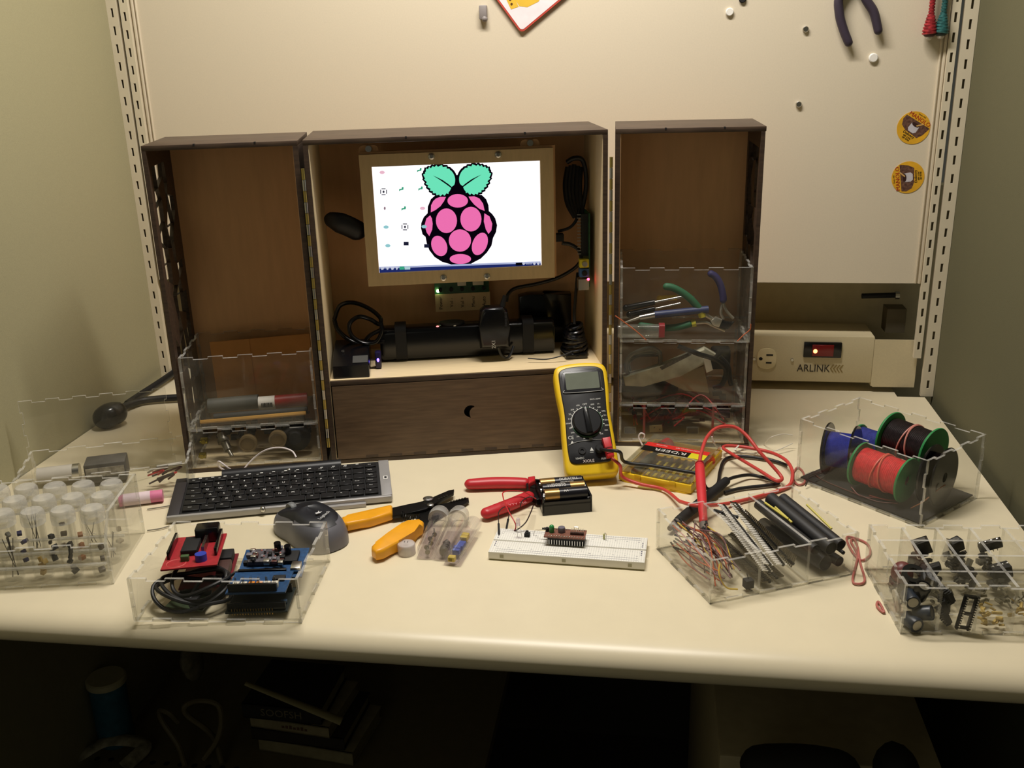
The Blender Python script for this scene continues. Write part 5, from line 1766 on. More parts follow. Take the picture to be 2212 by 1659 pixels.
b.build('side_pins', steel, t)
p = onb(1120, 1160)
t = thing('clear_led', 'clear light-emitting diode on long legs at the left of the breadboard', 'led', BR @ T(p.x, p.y, BZ))
b = MB().lathe([(0, .0145), (.0028, .0145), (.0028, .0155), (.0024, .0156), (.0024, .020), (.0018, .0225), (0, .0233)], None, 16)
b.build('led_lens', clear('led_clear', (.95, .9, .97), .22, .12, .5, (.9, .85, .95)), t)
MB().cyl((-.0012, 0, -.001), (-.0012, 0, .017), .0003, seg=6).cyl((.0042, 0, -.001), (.0012, 0, .0165), .0003, seg=6).build('lead', steel, t)
p = onb(1139, 1158)
t = thing('push_switch', 'tiny black push switch beside the clear diode on the breadboard', 'switch', BR @ T(p.x, p.y, BZ))
MB().bb((-.003, -.003, .0003), (.003, .003, .0038), bev=.0003).build('switch_body', blackm, t)
MB().cyl((0, 0, .0038), (0, 0, .0062), .0017).build('switch_button', blackg, t)
a, c = D(1152, 1157, .0096), D(1182, 1142, .022)
t = thing('resistor', 'resistor on a long slanting lead left of the brown module', 'resistor')
MB().tube([a, a + V((.002, .001, .006)), D(1165, 1145, .020), c], .0003, 6).build('lead', steel, t)
b = MB().tube([c - V((.0055, 0, 0)), c - V((.003, 0, 0)), c + V((0, 0, 0)), c + V((.0015, 0, 0))], lambda u: .0012 - .0003 * math.sin(u * 6.28 * 2), 10, 4)
b.build('resistor_body', mat('resistor_dark', '3a3a34', .5, noise=.5, scale=900), t)
p = onb(1308, 1166)
t = thing('resistor', 'pale upright resistor alone on the right half of the breadboard', 'resistor', BR @ T(p.x, p.y, BZ))
MB().cyl((-.0018, .0015, .0), (-.0018, .0015, .006), .0012, seg=10).build('resistor_body', mat('resistor_pale', 'c9c88a', .5), t)
MB().tube([(-.0018, .0015, .006), (-.0005, .0005, .008), (.0008, -.001, .0065), (.0008, -.0015, 0)], .0003, 6).build('lead', steel, t)
dk = mat('wire_dark', '2a1c1a', .5)
t = thing('battery_lead', 'pair of thin wires from the battery holder down to the breadboard', 'wire')
MB().tube([D(1158, 1078, .012), D(1135, 1064, .02), D(1110, 1060, .024), D(1088, 1063, .026), D(1087, 1075, .026), D(1096, 1100, .026), D(1112, 1128, .02), D(1114, 1140, .012), D(1111, 1146, .0096)], .0007, 6).build('red_strand', redw, t)
MB().tube([D(1152, 1092, .012), D(1146, 1108, .016), D(1136, 1128, .018), D(1122, 1141, .014), D(1111, 1147, .0096)], .0007, 6).build('black_strand', dk, t)
for lab, pts, h in (('black jumper wire standing at the left corner of the breadboard', [D(1078, 1155, .0096), D(1077, 1130, .016), D(1077, 1108, .02), D(1086, 1097, .0215), D(1096, 1094, .0205)], (1078, 1154, 1077, 1130)), ('black jumper wire leaning at the rear edge of the breadboard', [D(1094, 1142, .0096), D(1098, 1120, .017), D(1101, 1106, .021), D(1099, 1097, .0213)], (1094, 1141, 1098, 1119))):
    t = thing('jumper_wire', lab, 'wire')
    MB().tube(pts, .0006, 6).build('wire', dk, t)
    MB().cyl(pts[0], pts[0].lerp(pts[1], .95), .0012, seg=8).build('pin_end', blackm, t)
tag(MB().tube([D(1124, 1094, .0172), D(1126, 1085, .018), D(1135, 1077, .0185), D(1146, 1073, .0185), D(1152, 1076, .018)], .0007, 6).build('loose_wire', dk), 'black wire curled on the lower red grip', 'wire')

# ------------------------------------------------------------------ three vials and the loose cap
ct = clear('tube_clear', (.97, .96, .97), .018, .05, .75, (.86, .82, .88))
for k, (a, c, lab, fills, cp) in enumerate((((944, 1128), (918, 1192), 'capped vial of screws lying nearest the stripper', (('scr', '8b8674', 5),), 1), ((986, 1128), (955, 1195), 'capped vial with a metal collar lying in the middle of three', (('m', '6d6a60', 4),), 1), ((1018, 1140), (976, 1206), 'uncapped vial of yellow and blue parts lying nearest the breadboard', (('y', 'd8c050', 3), ('b', '4a5fae', 5)), 0))):
    A_, C_ = D(*c, .009), D(*a, .009)
    d_ = C_ - A_
    yaw = math.degrees(math.atan2(d_.y, d_.x))
    Lv = d_.length + .010
    M = fr(A_.x, A_.y, .0098, yaw)
    t = thing('vial', lab, 'vial', M)
    X = Ry(90)
    r = .0092
    MB().lathe([(0, .0015), (r * .86, .0015), (r * .86, Lv), (r, Lv), (r, 0), (0, 0)], X, 24).build('vial_tube', ct, t)
    MB().box((Lv * .8, .019, .0012), (Lv * .4, 0, -.0091)).build('flat_base', ct, t)
    if cp:
        MB().lathe([(r * .9, Lv - .004), (r * 1.25, Lv - .004), (r * 1.3, Lv + .003), (r * 1.15, Lv + .0105), (r * .6, Lv + .0135), (0, Lv + .0142)], X, 24).build('vial_cap', CAP, t)
    rn = random.Random(k + 50)
    for nm, col, n in fills:
        for j in range(n):
            x0 = {'scr': .004 + j * .010, 'm': .004 + j * .006, 'y': (.003, .045, .052)[j % 3], 'b': .018 + j * .0045}[nm]
            b = MB()
            if nm == 'scr':
                b.cyl((x0, -.002 + j % 2 * .003, -.003), (x0 + .012, .001 - j % 2 * .003, -.002), .0010, .0007, seg=8).cyl((x0 - .001, -.002 + j % 2 * .003, -.003), (x0 + .0005, -.002 + j % 2 * .003, -.003), .0028, seg=10)
            elif nm == 'm':
                b.cyl((x0, rn.uniform(-.002, .002), -.002), (x0 + .004, rn.uniform(-.002, .002), -.0015), .0048 - j * .0004, seg=14)
            else:
                b.box((.006, .008, .006), (x0, rn.uniform(-.001, .001), rn.uniform(-.003, .001)), bev=.001)
            b.build('small_part', mat('vfill_' + col, col, .35, .6 if nm in 'mscr' else 0), t)
c = D(879, 1195, .0)
t = thing('stopper', 'loose pale vial cap lying beside the orange stripper grip', 'cap', T(c.x, c.y, 0))
MB().lathe([(.0088, 0), (.0098, 0), (.0098, .011), (.009, .0122), (0, .0124), (0, .0112), (.0088, .0108), (.0088, 0)], None, 28).build('cap_shell', clear('cap_pale', (.88, .86, .86), .38, .06, .3, (.9, .85, .82), .2), t)
b = MB().bb((-.0028, .001, .0125), (-.0022, .0045, .0127)).bb((.0006, .001, .0125), (.0012, .0045, .0127))
b.build('cap_mark', mat('mark_ink', '3a3a40', .5), t)
# ------------------------------------------------------------------ yellow bit case
YB = fr(.087, -.3505, 0, -20.8)
t = thing('bit_case', 'yellow screwdriver bit case with clear lid and red and black label', 'tool case', YB)
w, d = .0935, .122
b = MB().prism(rrect(w, d, .008, w / 2, d / 2), 0, .0022, bev=.0008)
for p in ([(0, 0), (w, 0), (w, .003), (0, .003)], [(0, d - .003), (w, d - .003), (w, d), (0, d)], [(0, .003), (.003, .003), (.003, d - .003), (0, d - .003)], [(w - .003, .003), (w, .003), (w, d - .003), (w - .003, d - .003)]):
    b.prism(p, .002, .0125, bev=.0008)
b.build('tray', yell, t)
b = MB()
for k in range(6):
    x = .03 + k * .0095
    b.bb((x, .03, .002), (x + .003, .08, .009)).bb((x, .012, .002), (x + .0035, .022, .010))
b.build('bit_rack', mat('rack_yellow', 'c4b03c', .5), t)
for k in range(7):
    x = .0285 + k * .0095
    MB().cyl((x - .001, .010, .0062), (x - .001, .032, .0072), .0024, seg=6).build('driver_bit', dull, t)
b = MB().cyl((.014, .018, .0075), (.016, .07, .0085), .0055).cyl((.016, .07, .0085), (.017, .09, .009), .0035)
b.build('bit_handle', mat('handle_smoke', '3a3833', .3), t)
MB().cyl((.02, .098, .0105), (.022, .114, .0105), .0095).build('red_driver', mat('driver_red', 'b02422', .4), t)
MB().cyl((.083, .07, .0095), (.088, .09, .0095), .0075).build('red_driver', mat('driver_orange', 'e0501e', .4), t)
lid = clear('lid_clear', (.9, .89, .82), .06, .07, .55, (.8, .78, .65))
lp = [(.001, .003), (w - .001, .003), (w - .001, d - .003), (.001, d - .003)]
b = MB().prism(lp, .0195, .0207)
for p in ([(.001, .003), (w - .001, .003), (w - .001, .0042), (.001, .0042)], [(.001, d - .0042), (w - .001, d - .0042), (w - .001, d - .003), (.001, d - .003)], [(.001, .004), (.0022, .004), (.0022, d - .004), (.001, d - .004)], [(w - .0022, .004), (w - .001, .004), (w - .001, d - .004), (w - .0022, d - .004)]):
    b.prism(p, .0126, .0195)
b.build('lid', lid, t)
LZ = .0208
MB().bb((.004, .076, LZ), (w - .005, .088, LZ + .0002)).build('label_red', mat('label_red', 'd5302a', .4, noise=.15, scale=300), t)
lb = MB().bb((.004, .060, LZ), (w - .026, .076, LZ + .0002)).build('label_black', mat('label_black', '17130f', .4), t)
MB().bb((w - .026, .060, LZ), (w - .005, .076, LZ + .0002)).build('label_yellow', mat('label_yellow', 'dcd02a', .4), t)
MB().text("R'DEER", .0105, T(.042, .069, LZ + .0003) @ Rz(180), .00008, sx=1.3).build('lettering', mat('letter_white', 'e2ddd6', .5), lb)
MB().text('SCREWDRIVER SET', .0038, T(.06, .0835, LZ + .0003) @ Rz(180), .00008).text('PRECISION', .003, T(.025, .0835, LZ + .0003) @ Rz(180), .00008).build('lettering', mat('letter_white', 'e2ddd6', .5), t)
MB().tube([(.03, .052, LZ + .0002), (.036, .057, LZ + .0002), (.075, .057, LZ + .0002), (.083, .048, LZ + .0002), (.083, .026, LZ + .0002)], .0007, 6).build('moulded_ridge', mat('ridge_pale', 'b5ae8c', .3), t)
MB().bb((w * .3, -.008, .0003), (w * .62, .0, .0015), bev=.0004).build('hang_tab', clear('tab_clear', (.85, .82, .6), .15, .08, .4, (.8, .75, .4)), t)
for x in (.025, .07):
    MB().bb((x - .004, -.0016, .006), (x + .004, .0, .014), bev=.0006).build('clasp', yell, t)

# ------------------------------------------------------------------ multimeter leaning on the drawer
MMt = T(.0552, -.3642, .0236) @ Rz(11.1) @ Rx(-41.2) @ Ry(-2.0)
t = thing('multimeter', 'yellow and black multimeter leaning on the drawer front', 'multimeter', MMt)
half = [(-.0255, -.0104), (-.015, -.0107), (-.005, -.0108), (.005, -.0108), (.015, -.0107), (.0255, -.0104), (.0312, -.0075), (.0333, -.001), (.0337, .008), (.0335, .018), (.0331, .03), (.0327, .042), (.0322, .055), (.0315, .075), (.0335, .098), (.0345, .118), (.034, .130), (.030, .1375), (.02, .1405), (0, .1418)]
outl = half[5:] + [(-x, z) for x, z in reversed(half[6:-1])] + half[:5]
sm = lambda pts: [(p.x, p.y) for p in spline([(x, z, 0) for x, z in pts], 3, True)]
MB().loft(sm(outl), [(.006, -.024), (.0028, -.0232), (.0008, -.021), (0, -.018), (0, -.0055), (.0006, -.003), (.002, -.001), (.0045, 0)], FACE).build('holster', yell, t)
inl_ = [(.022, .006), (.0268, .010), (.0279, .020), (.0281, .03), (.0277, .043), (.0272, .055), (.0268, .075), (.0282, .098), (.0288, .120), (.0272, .129), (.018, .1338), (0, .135), (-.018, .1338), (-.0272, .129), (-.0288, .120), (-.0282, .098), (-.0268, .075), (-.0272, .055), (-.0277, .043), (-.0281, .03), (-.0279, .020), (-.0268, .010), (-.022, .006), (-.014, .0054), (-.005, .0052), (.005, .0052), (.014, .0054)]
MB().loft(sm(inl_), [(0, -.004), (0, .0012), (.0004, .0018), (.0012, .0022)], FACE).build('face_panel', mat('meter_black', '1a1a1d', .38), t)
f_ = -.0024
b = MB().prism(rrect(.049, .030, .004, 0, .1135), .0005, .0030, FACE, bev=.001)
dp = b.build('display_frame', mat('meter_frame', '26262a', .3), t)
MB().prism(rrect(.0425, .0225, .001, .0005, .1145), .0029, .0032, FACE).build('display_glass', mat('lcd_grey', '6b7064', .15), dp)
MB().tube([(-.0235, -.0031, .103), (-.022, -.0033, .0992), (.022, -.0033, .0992), (.0235, -.0031, .103)], .0005, 6).build('frame_line', mat('line_grey', '9a9a98', .3), dp)
kc = (0.0, .0585)
MB().lathe([(.0192, 0), (.0192, .0006), (.0200, .0006), (.0200, 0)], T(kc[0], f_ + .0002, kc[1]) @ FACE, 48).build('dial_ring', mat('ring_green', '3f6a48', .4), t)
b = MB()
for a0, a1 in ((100, 200), (40, 75)):
    P = []
    for a in range(a0, a1 + 1, 5):
        P.append((kc[0] + .0196 * math.cos(R(a)), f_ - .0004, kc[1] + .0196 * math.sin(R(a))))
    b.tube(P, .0005, 6, 1)
for a in list(range(-10, 75, 14)) + list(range(104, 200, 15)) + [-45, -48]:
    b.box((.0008, .0003, .0022), (0, 0, 0), T(kc[0] + .0208 * math.cos(R(a)), f_, kc[1] + .0208 * math.sin(R(a))) @ Ry(90 - a))
b.build('dial_marks', mat('mark_pale', 'd6d6d0', .5), t)
kn = MB().lathe([(0, 0), (.0185, 0), (.0182, .004), (.0165, .0055), (0, .0055)], T(kc[0], f_, kc[1]) @ FACE, 40).build('knob', mat('knob_black', '101013', .3), t)
MB().prism([(-.0035, -.0165), (.0035, -.0165), (.003, .014), (0, .018), (-.003, .014)], .004, .011, T(kc[0], f_, kc[1]) @ FACE @ Rz(4), bev=.0015).build('knob_grip', mat('knob_black', '101013', .3), kn)
MB().prism([(-.0008, .010), (.0008, .010), (.0006, .0155), (-.0006, .0155)], .0111, .0114, T(kc[0], f_, kc[1]) @ FACE @ Rz(4)).build('knob_pointer', mat('pointer_grey', 'a5a5a2', .5), kn)
b = MB()
wt = mat('mark_pale', 'd6d6d0', .5)
for s_, x, z, sz in (('OFF', 0, .0825, .0034), ('600', -.0088, .0815, .003), ('600', .0095, .0815, .003), ('V~', .0175, .0815, .0032), ('200', -.0165, .0765, .003), ('200', .0172, .077, .0028), ('20', -.0205, .0705, .003), ('2', -.0225, .0645, .003), ('200m', -.024, .0585, .0026), ('2M', -.0215, .052, .003), ('200k', -.0195, .046, .0026), ('20k', -.0135, .0405, .0026), ('2k', -.006, .0375, .0026), ('200', .002, .0365, .003),
                     ('200u', .0225, .0715, .0026), ('2m', .0235, .066, .0028), ('20m', .0245, .0595, .0026), ('200m', .0245, .0525, .0026), ('10A', .0225, .046, .0028), ('hFE', .0165, .0415, .0024), ('BACK LIGHT', .014, .0885, .0024), ('CE', -.0225, .0395, .0062), ('10ADC', -.0145, .012, .0036), ('COM', .001, .0185, .002), ('V', .0235, .0285, .003), ('XL830L', .017, .0095, .0034)):
    b.text(s_, sz, T(x, f_ - .0001, z) @ FACE, .00005)
for x, z, r in ((-.0215, .0335, .0022), (.0015, .0225, .0025)):
    b.prism([(x - r, z - r * .8), (x + r, z - r * .8), (x, z + r)], .0001, .0002, T(0, f_, 0) @ FACE)
b.build('face_lettering', wt, t)
MB().text('XIOLE', .0052, T(-.004, f_ - .0001, .0078) @ FACE, .0001).build('brand_lettering', mat('brand_pale', 'd8c8c0', .5), t)
MB().tube([(-.027, f_, .030), (-.015, f_ - .0003, .0335), (0, f_ - .0003, .0345), (.015, f_ - .0003, .0345), (.026, f_, .033)], .0004, 6).build('jack_line', mat('line_grey', '9a9a98', .3), t)
MB().lathe([(.002, .001), (.0045, .0012), (.005, 0)], T(-.0105, f_, .0215) @ FACE, 24).build('jack_socket', blackm, t)
MB().lathe([(0, 0), (.0052, 0), (.005, .006), (.004, .0075), (0, .0075)], T(.0105, f_, .0215) @ FACE, 20).build('black_jack', blackm, t)
b = MB().prism([(-.0045, -.012), (.0045, -.012), (.0052, .013), (-.0052, .013)], 0, .0115, T(.0212, f_, .0205) @ FACE @ Rz(6), bev=.002)
pj = b.build('red_jack', mat('jack_red', 'c92a32', .4), t)
b = MB()
for z in (-.008, -.0045, -.001):
    b.bb((-.0042, -.0122, z), (.0042, -.0113, z + .0012), T(.0212, f_, .0205) @ Ry(-6))
b.build('jack_ribs', mat('rib_red', '8a1a20', .5), pj)

# ------------------------------------------------------------------ probes and their leads
t = thing('red_probe', 'red test probe propped upright behind the header strip bin with its long lead', 'test probe')
A_, C_ = D(1511, 1000, .042), D(1520, 1132, .012)
MB().tube([A_, A_.lerp(C_, .08), A_.lerp(C_, .2), A_.lerp(C_, .5), A_.lerp(C_, .8), C_], lambda u: .0046 + .0012 * math.sin(min(1, u * 1.3) * 3.0), 14, 4).build('probe_handle', mat('probe_red', 'd23038', .4), t)
b = MB()
for k in range(4):
    b.ring(.0050, .0006, Matrix.Translation(A_.lerp(C_, .02 + k * .022)) @ (C_ - A_).to_track_quat('Z', 'Y').to_matrix().to_4x4(), 16, 6)
b.build('strain_ribs', mat('rib_red2', 'a82028', .5), t)
MB().cyl(C_, C_ + (C_ - A_).normalized() * .010, .0052, .0045, seg=14).build('probe_collar', mat('collar_grey', '6d625c', .5), t)
rl = mat('lead_red', 'c8443e', .42)
MB().tube([A_, D(1515, 978, .048), D(1527, 945, .056), D(1550, 924, .06), D(1585, 922, .058), D(1612, 940, .05), D(1640, 975, .036), D(1670, 1008, .02), D(1688, 1030, .011), D(1686, 1038, .0105), D(1672, 1036, .011), D(1640, 1016, .012), D(1600, 992, .013), D(1570, 974, .012), D(1562, 967, .011), D(1572, 963, .011), D(1610, 966, .010), D(1660, 976, .010), D(1692, 990, .013), D(1708, 1008, .012), D(1712, 1030, .009), D(1700, 1052, .0035), D(1640, 1072, .0035), D(1570, 1088, .006), D(1520, 1092, .0195), D(1496, 1091, .0195), D(1468, 1083, .0105)], .0022, 10, 6).build('probe_lead', rl, t)
rj = MMt @ V((.0226, -.0175, .0040))
MB().tube([rj, MMt @ V((.031, -.0195, -.0065)), YB @ V((.010, -.012, .013)), YB @ V((.032, -.0095, .0065)), YB @ V((.062, -.0085, .005)), D(1468, 1083, .0105)], .002, 10, 6).build('jack_lead', rl, t)
t = thing('black_probe', 'black test probe lying behind the header strip bin with its lead', 'test probe')
A_, C_ = D(1572, 1036, .010), D(1462, 1128, .008)
MB().tube([A_, A_.lerp(C_, .15), A_.lerp(C_, .5), A_.lerp(C_, .85), C_], lambda u: .0046 + .0012 * math.sin(u * 3.0), 14, 5).build('probe_handle', blackm, t)
MB().cyl(C_, D(1446, 1142, .008), .0048, .0028, seg=12).build('probe_collar', mat('collar_grey', '6d625c', .5), t)
bj = MMt @ V((.0114, -.0128, .0185))
MB().tube([bj, MMt @ V((.016, -.024, .013)), MMt @ V((.031, -.031, .007)), YB @ V((.008, .0, .0275)), YB @ V((.04, .008, .0255)), YB @ V((.078, .009, .0255)), YB @ V((.0995, .010, .0238)), D(1528, 1056, .006), D(1550, 1045, .005), D(1555, 1020, .004), D(1564, 995, .0035), D(1584, 986, .0035), D(1620, 987, .0035), D(1670, 995, .0035), D(1700, 1005, .0035)], .0021, 10, 6).build('jack_lead', rubber, t)
MB().tube([A_, D(1590, 1030, .009), D(1620, 1026, .006), D(1655, 1033, .004), D(1682, 1043, .0035), D(1660, 1048, .0035), D(1600, 1055, .0035), D(1565, 1064, .0035)], .0021, 10, 6).build('probe_lead', rubber, t)
tw = mat('twist_white', 'd5cfc4', .6)
t = thing('twist_tie', 'white twist tie curled on the desk under the red lead', 'twist tie')
MB().tube([D(1596, 962, .014), D(1588, 972, .013), D(1600, 978, .005), D(1630, 980, .003), D(1636, 974, .003), D(1612, 971, .004), D(1592, 976, .006)], .0012, 6, 6, flat=.5).build('tie_strip', tw, t)
one(MB().tube([D(1650, 960, .001), D(1665, 945, .02), D(1690, 938, .022), D(1712, 940, .02)], .0006, 6), 'thin_wire', tw, 'pale thin wire arching beside the spool bin, upper one', 'wire')
one(MB().tube([D(1655, 978, .001), D(1680, 972, .006), D(1712, 958, .01)], .0006, 6), 'thin_wire', tw, 'pale thin wire reaching the spool bin, lower one', 'wire')
rbm = mat('band_pinkish', 'b4685e', .5)
for lab, pts in (('pink rubber band looped at the right corner of the header strip bin', [(1838, 1170), (1852, 1200), (1842, 1250), (1850, 1261), (1868, 1254), (1858, 1215), (1852, 1180), (1845, 1165)]),
                 ('pink rubber band lying between the header strip bin and grid bin', [(1830, 1160), (1870, 1172), (1880, 1195), (1862, 1210), (1840, 1190)]),
                 ('pink rubber band peeking from under the grid bin corner', [(1898, 1300), (1910, 1322), (1902, 1318), (1894, 1308)]),
                 ('pinkish rubber band at the left wall of the spool bin', [(1722, 1010), (1735, 1020), (1738, 1042), (1722, 1046), (1712, 1028)])):
    one(MB().tube([D(px, py, .002) for px, py in pts], .0012, 8, 6, True), 'rubber_band', rbm, lab, 'rubber band')
for lab, pts in (('thin grey cable running toward the keyboard, upper one', [(318, 1100), (345, 1096), (368, 1092)]), ('thin grey cable running toward the keyboard, lower one', [(318, 1146), (345, 1142), (366, 1136)])):
    one(MB().tube([D(px, py, .002) for px, py in pts], .0008, 6), 'grey_cable', mat('cable_grey', '77705f', .5), lab, 'cable')
t = thing('black_hose', 'thick black cord from behind the cabinet to a round plug by the left wall', 'cord')
MB().tube([D(392, 858, .008), D(345, 861, .008), D(305, 866, .008), D(262, 880, .010), D(225, 895, .012)], .0055, 10, 6).build('cord_run', rubber, t)
MB().tube([D(390, 795, .012), D(345, 826, .010), D(305, 852, .008), D(275, 872, .009)], .0055, 10, 6).build('cord_run', rubber, t)
c = D(222, 905, .016)
MB().tube([c + V((.02, .03, 0)), c + V((.01, .012, .004)), c, c + V((-.004, -.012, -.002))], lambda u: .012 + .006 * math.sin(u * 3.1), 14, 6).build('round_plug', blackg, t)

# ------------------------------------------------------------------ dim things under the desk
SZ = -.46
pg = mat('perforated_metal', '6f664c', .6)
b = MB()
b.bb((-.66, -.52, SZ - .02), (-.10, .08, SZ))
t = one(b, 'low_shelf', pg, 'perforated metal shelf low under the desk', 'shelf')
b = MB()
for k in range(14):
    p = D(150 + k * 30, 1634 + k * 2.2, SZ + .0004)
    b.lathe([(0, 0), (.0045, 0)], T(p.x, p.y, SZ + .0004), 14)
b.build('shelf_hole', blackm, t)
p = D(246, 1606, SZ)
q_ = D(226, 1478, SZ + .135)
t = thing('canister', 'teal canister with pale lid standing on the low shelf', 'canister', T(p.x, p.y + .01, SZ))
MB().lathe([(0, 0), (.025, 0), (.026, .003), (.026, .102), (0, .102)], None, 28).build('canister_body', mat('canister_teal', '2f5f74', .4, noise=.2, scale=60), t)
MB().lathe([(0, .102), (.0285, .102), (.0285, .110), (.026, .112), (0, .112)], None, 28).build('canister_lid', mat('lid_pale', 'b5ae8c', .5), t)
cg = mat('cord_drab', '6a6148', .6)
for lab, pts in (('pale cord looped on the low shelf, larger loop', [(480, 1650, 0), (465, 1600, .02), (445, 1575, .05), (405, 1545, .08), (400, 1525, .1), (430, 1513, .1), (470, 1522, .09), (478, 1560, .06), (468, 1600, .03), (440, 1640, .004)]), ('pale cord hooked beside the larger loop', [(400, 1655, .002), (385, 1610, .02), (352, 1560, .05), (345, 1535, .06), (365, 1540, .06), (385, 1560, .04)])):
    one(MB().tube([D(px, py, SZ + z + .004) for px, py, z in pts], .004, 8), 'drab_cord', cg, lab, 'cord')
pa = D(245, 1640, SZ)
one(MB().tube([pa + V((-.05, -.01, .006)), pa + V((-.01, .015, .02)), pa + V((.04, .02, .012)), pa + V((.03, -.02, .006))], .011, 10, 6, flat=.4), 'crumpled_paper', mat('paper_white', 'b9b39c', .7, noise=.6, scale=60, col2='5a5648'), 'crumpled pale paper on the low shelf below the canister', 'paper')
bk0 = D(655, 1650, SZ)
for k, (wz, col, lab) in enumerate(((.022, '8c8468', 'pale book at the bottom of the stack under the desk'), (.02, '2a251e', 'dark book second from the bottom of the stack'), (.018, '8c8266', 'pale book third in the stack under the desk'), (.024, '1d1a18', 'dark book with looping title at the top of the stack'))):
    z = SZ + .0005 + sum((.022, .02, .018, .024)[:k]) + .0006 * k
    M = T(bk0.x - .01 * k, bk0.y + .012, z) @ Rz((-7, -4, -6, -2)[k])
    t = thing('book', lab, 'book', M)
    hw = (.075, .072, .062, .06)[k]
    MB().bb((-hw, 0, 0), (hw, .11, .002)).bb((-hw, 0, wz - .002), (hw, .11, wz)).bb((-hw, 0, 0), (hw, .002, wz)).build('cover', mat('book_' + col, col, .6, noise=.15), t)
    MB().bb((-hw + .003, .002, .002), (hw - .003, .107, wz - .002)).build('pages', mat('book_pages', '8f8768', .8), t)
    if k == 3:
        MB().text('SOOFSH', .017, T(0, -.0003, wz / 2) @ FACE, .0002).build('spine_title', mat('title_drab', '6d6450', .6), t)
    if k == 2:
        b = MB()
        for j in range(7):
            b.bb((-.012 + j * .006, -.0004, wz * .35), (-.008 + j * .006, .0, wz * (.55 + .06 * (j % 3))))
        b.build('spine_marks', mat('title_rust', '5c4030', .6), t)
one(MB().tube([Y(530, 1476, -.46), Y(738, 1558, -.46)], lambda u: .004 + .004 * u, 8, flat=.4), 'pale_ruler', mat('ruler_pale', '9a926e', .6), 'pale flat strip slanting in the dark behind the books', 'ruler')
b = MB().tube([Y(400, 1395, -.25), Y(415, 1430, -.25), Y(430, 1465, -.25)], lambda u: .03 - .006 * u, 12, 6, flat=.4)
one(b, 'hanging_bag', mat('bag_drab', '7d7660', .6, noise=.4, scale=60), 'pale plastic bag hanging under the left half of the desk', 'bag')
t = thing('pedestal', 'beige drawer pedestal standing in the dark under the right half of the desk', 'pedestal')
MB().bb((.199, -.66, -.74), (.41, -.08, -.15), bev=.003).build('pedestal_body', mat('pedestal_beige', 'a89c7c', .6), t)
MB().bb((.205, -.672, -.40), (.404, -.66, -.17), bev=.002).build('pedestal_drawer', mat('pedestal_beige', 'a89c7c', .6), t)
for lab, px, py, r in (('dark rounded bundle on top of the pedestal, right one', 1935, 1668, .028), ('dark long bundle lying on top of the pedestal', 1740, 1662, .022)):
    c = D(px, py, -.13)
    one(MB().tube([c + V((-.06 if r < .025 else -.02, 0, 0)), c + V((0, 0, .006)), c + V((.05 if r < .025 else .02, .0, 0))], r, 12, 5, flat=.7), 'dark_bundle', blackm, lab, 'bundle')

# ------------------------------------------------------------------ light: the under-shelf task lamp above the panel, plus the dim room and an added under-desk fill
def area(name, loc, target, sx, sy, power, col):
    l = bpy.data.lights.new(name, 'AREA')
    l.shape = 'RECTANGLE'
    l.size, l.size_y = sx, sy
    l.energy = power
    l.color = col
    o = bpy.data.objects.new(name, l)
    COL.objects.link(o)
    o.matrix_world = Matrix.Translation(loc) @ (V(target) - V(loc)).to_track_quat('-Z', 'Y').to_matrix().to_4x4()
    return o


area('task_lamp', (-.04, -.42, 1.2), (-.04, -.42, 0), .6, .07, 14.8, (1, .94, .86))
area('room_light', (1.5, -1.0, 2.3), (-.4, -.4, .3), .9, .9, 10.0, (1, .95, .82))
area('underdesk_fill', (-.7, -3.0, .55), (-.3, -.1, -.45), 1.0, .8, 1.3, (1, .95, .75))  # unseen fill, added to brighten the things under the desk
w = bpy.data.worlds.new('world')
w.use_nodes = True
w.node_tree.nodes['Background'].inputs['Color'].default_value = (.85, .83, .66, 1)
w.node_tree.nodes['Background'].inputs['Strength'].default_value = .045
S.world = w
S.view_settings.view_transform = 'Standard'
S.view_settings.look = 'None'
S.view_settings.gamma = 1.0
S.view_settings.exposure = 0.0
S.cycles.transparent_max_bounces = 32
S.cycles.max_bounces = 7
S.cycles.adaptive_threshold = .02
S.cycles.sample_clamp_indirect = 4

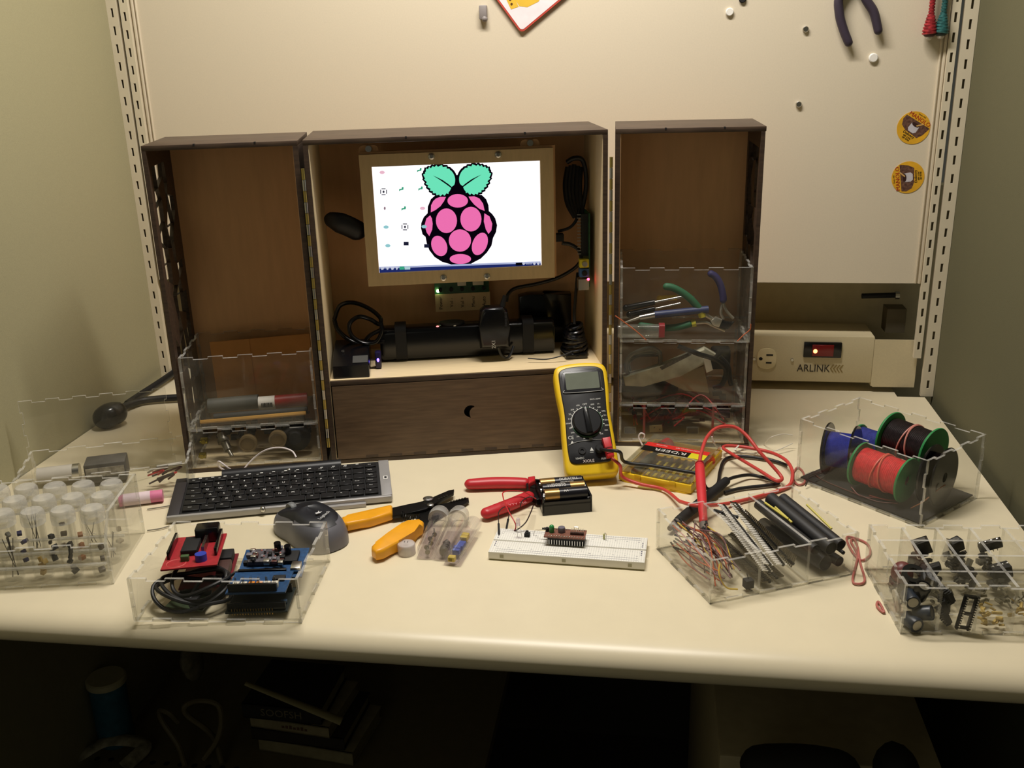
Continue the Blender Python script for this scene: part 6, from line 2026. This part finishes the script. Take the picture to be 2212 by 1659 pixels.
# ------------------------------------------------------------------ sets of repeats share a group phrase
SETS = (('wire_spool', '', 'wire spools in the big bin'), ('vial', 'rack', 'vials in the rack'), ('vial', 'lying', 'vials lying on the desk'), ('round_sticker', '', 'coffee stickers on the panel'),
        ('magnet', '', 'disc magnets on the panel'), ('push_button', '', 'white buttons on the panel'), ('hanging_charm', '', 'bead charms by the upright'), ('capacitor', '', 'can capacitors in the corner cell'),
        ('chip', '', 'chips piled beside the socket'), ('battery_cell', 'holder', 'batteries in the holder'), ('book', '', 'books stacked under the desk'), ('clear_bin', 'left wing', 'bins in the left wing'),
        ('clear_bin', 'right wing', 'bins in the right wing'), ('clear_bin', '', 'clear bins set out on the desk'), ('rubber_band', '', 'rubber bands among the bins'), ('shrink_sleeve', '', 'black sleeves in the right compartment'),
        ('yellow_stick', '', 'yellow sticks on the sleeves'), ('screwdriver', '', 'screwdrivers in the top bin'), ('slotted_upright', '', 'slotted uprights beside the panel'), ('round_dial', '', 'dials in the low left bin'),
        ('brass_connector', '', 'brass connectors in the low left bin'), ('display_module', '', 'displays in the low right bin'), ('red_strip', '', 'red strips in the low right bin'), ('wire_loop', '', 'white wire loops at the cabinet foot'),
        ('red_board', '', 'circuit boards in the front left bin'), ('blue_board', '', 'circuit boards in the front left bin'), ('dark_board', '', 'circuit boards in the front left bin'), ('green_board', '', 'circuit boards in the front left bin'),
        ('jumper_wire', 'breadboard', 'jumper wires on the breadboard'), ('loose_wire', 'spool', 'loose wires in the spool bin'), ('thin_wire', '', 'thin wires beside the spool bin'), ('grey_cable', '', 'thin cables by the keyboard'),
        ('orange_wire', '', 'orange wires on the top bin'), ('resistor', '', 'resistors on the breadboard'), ('drab_cord', '', 'cords on the low shelf'), ('dark_bundle', '', 'dark bundles on the pedestal'), ('relay', '', 'relays in the grid bin'), ('switch', '', 'switches in the grid bin'))
for o in S.objects:
    if o.parent is None and o.get('label') and not o.get('group') and o.get('kind') != 'stuff':
        nm = o.name.split('.')[0]
        for n_, w_, g_ in SETS:
            if nm == n_ and w_ in o['label']:
                o['group'] = g_
                break
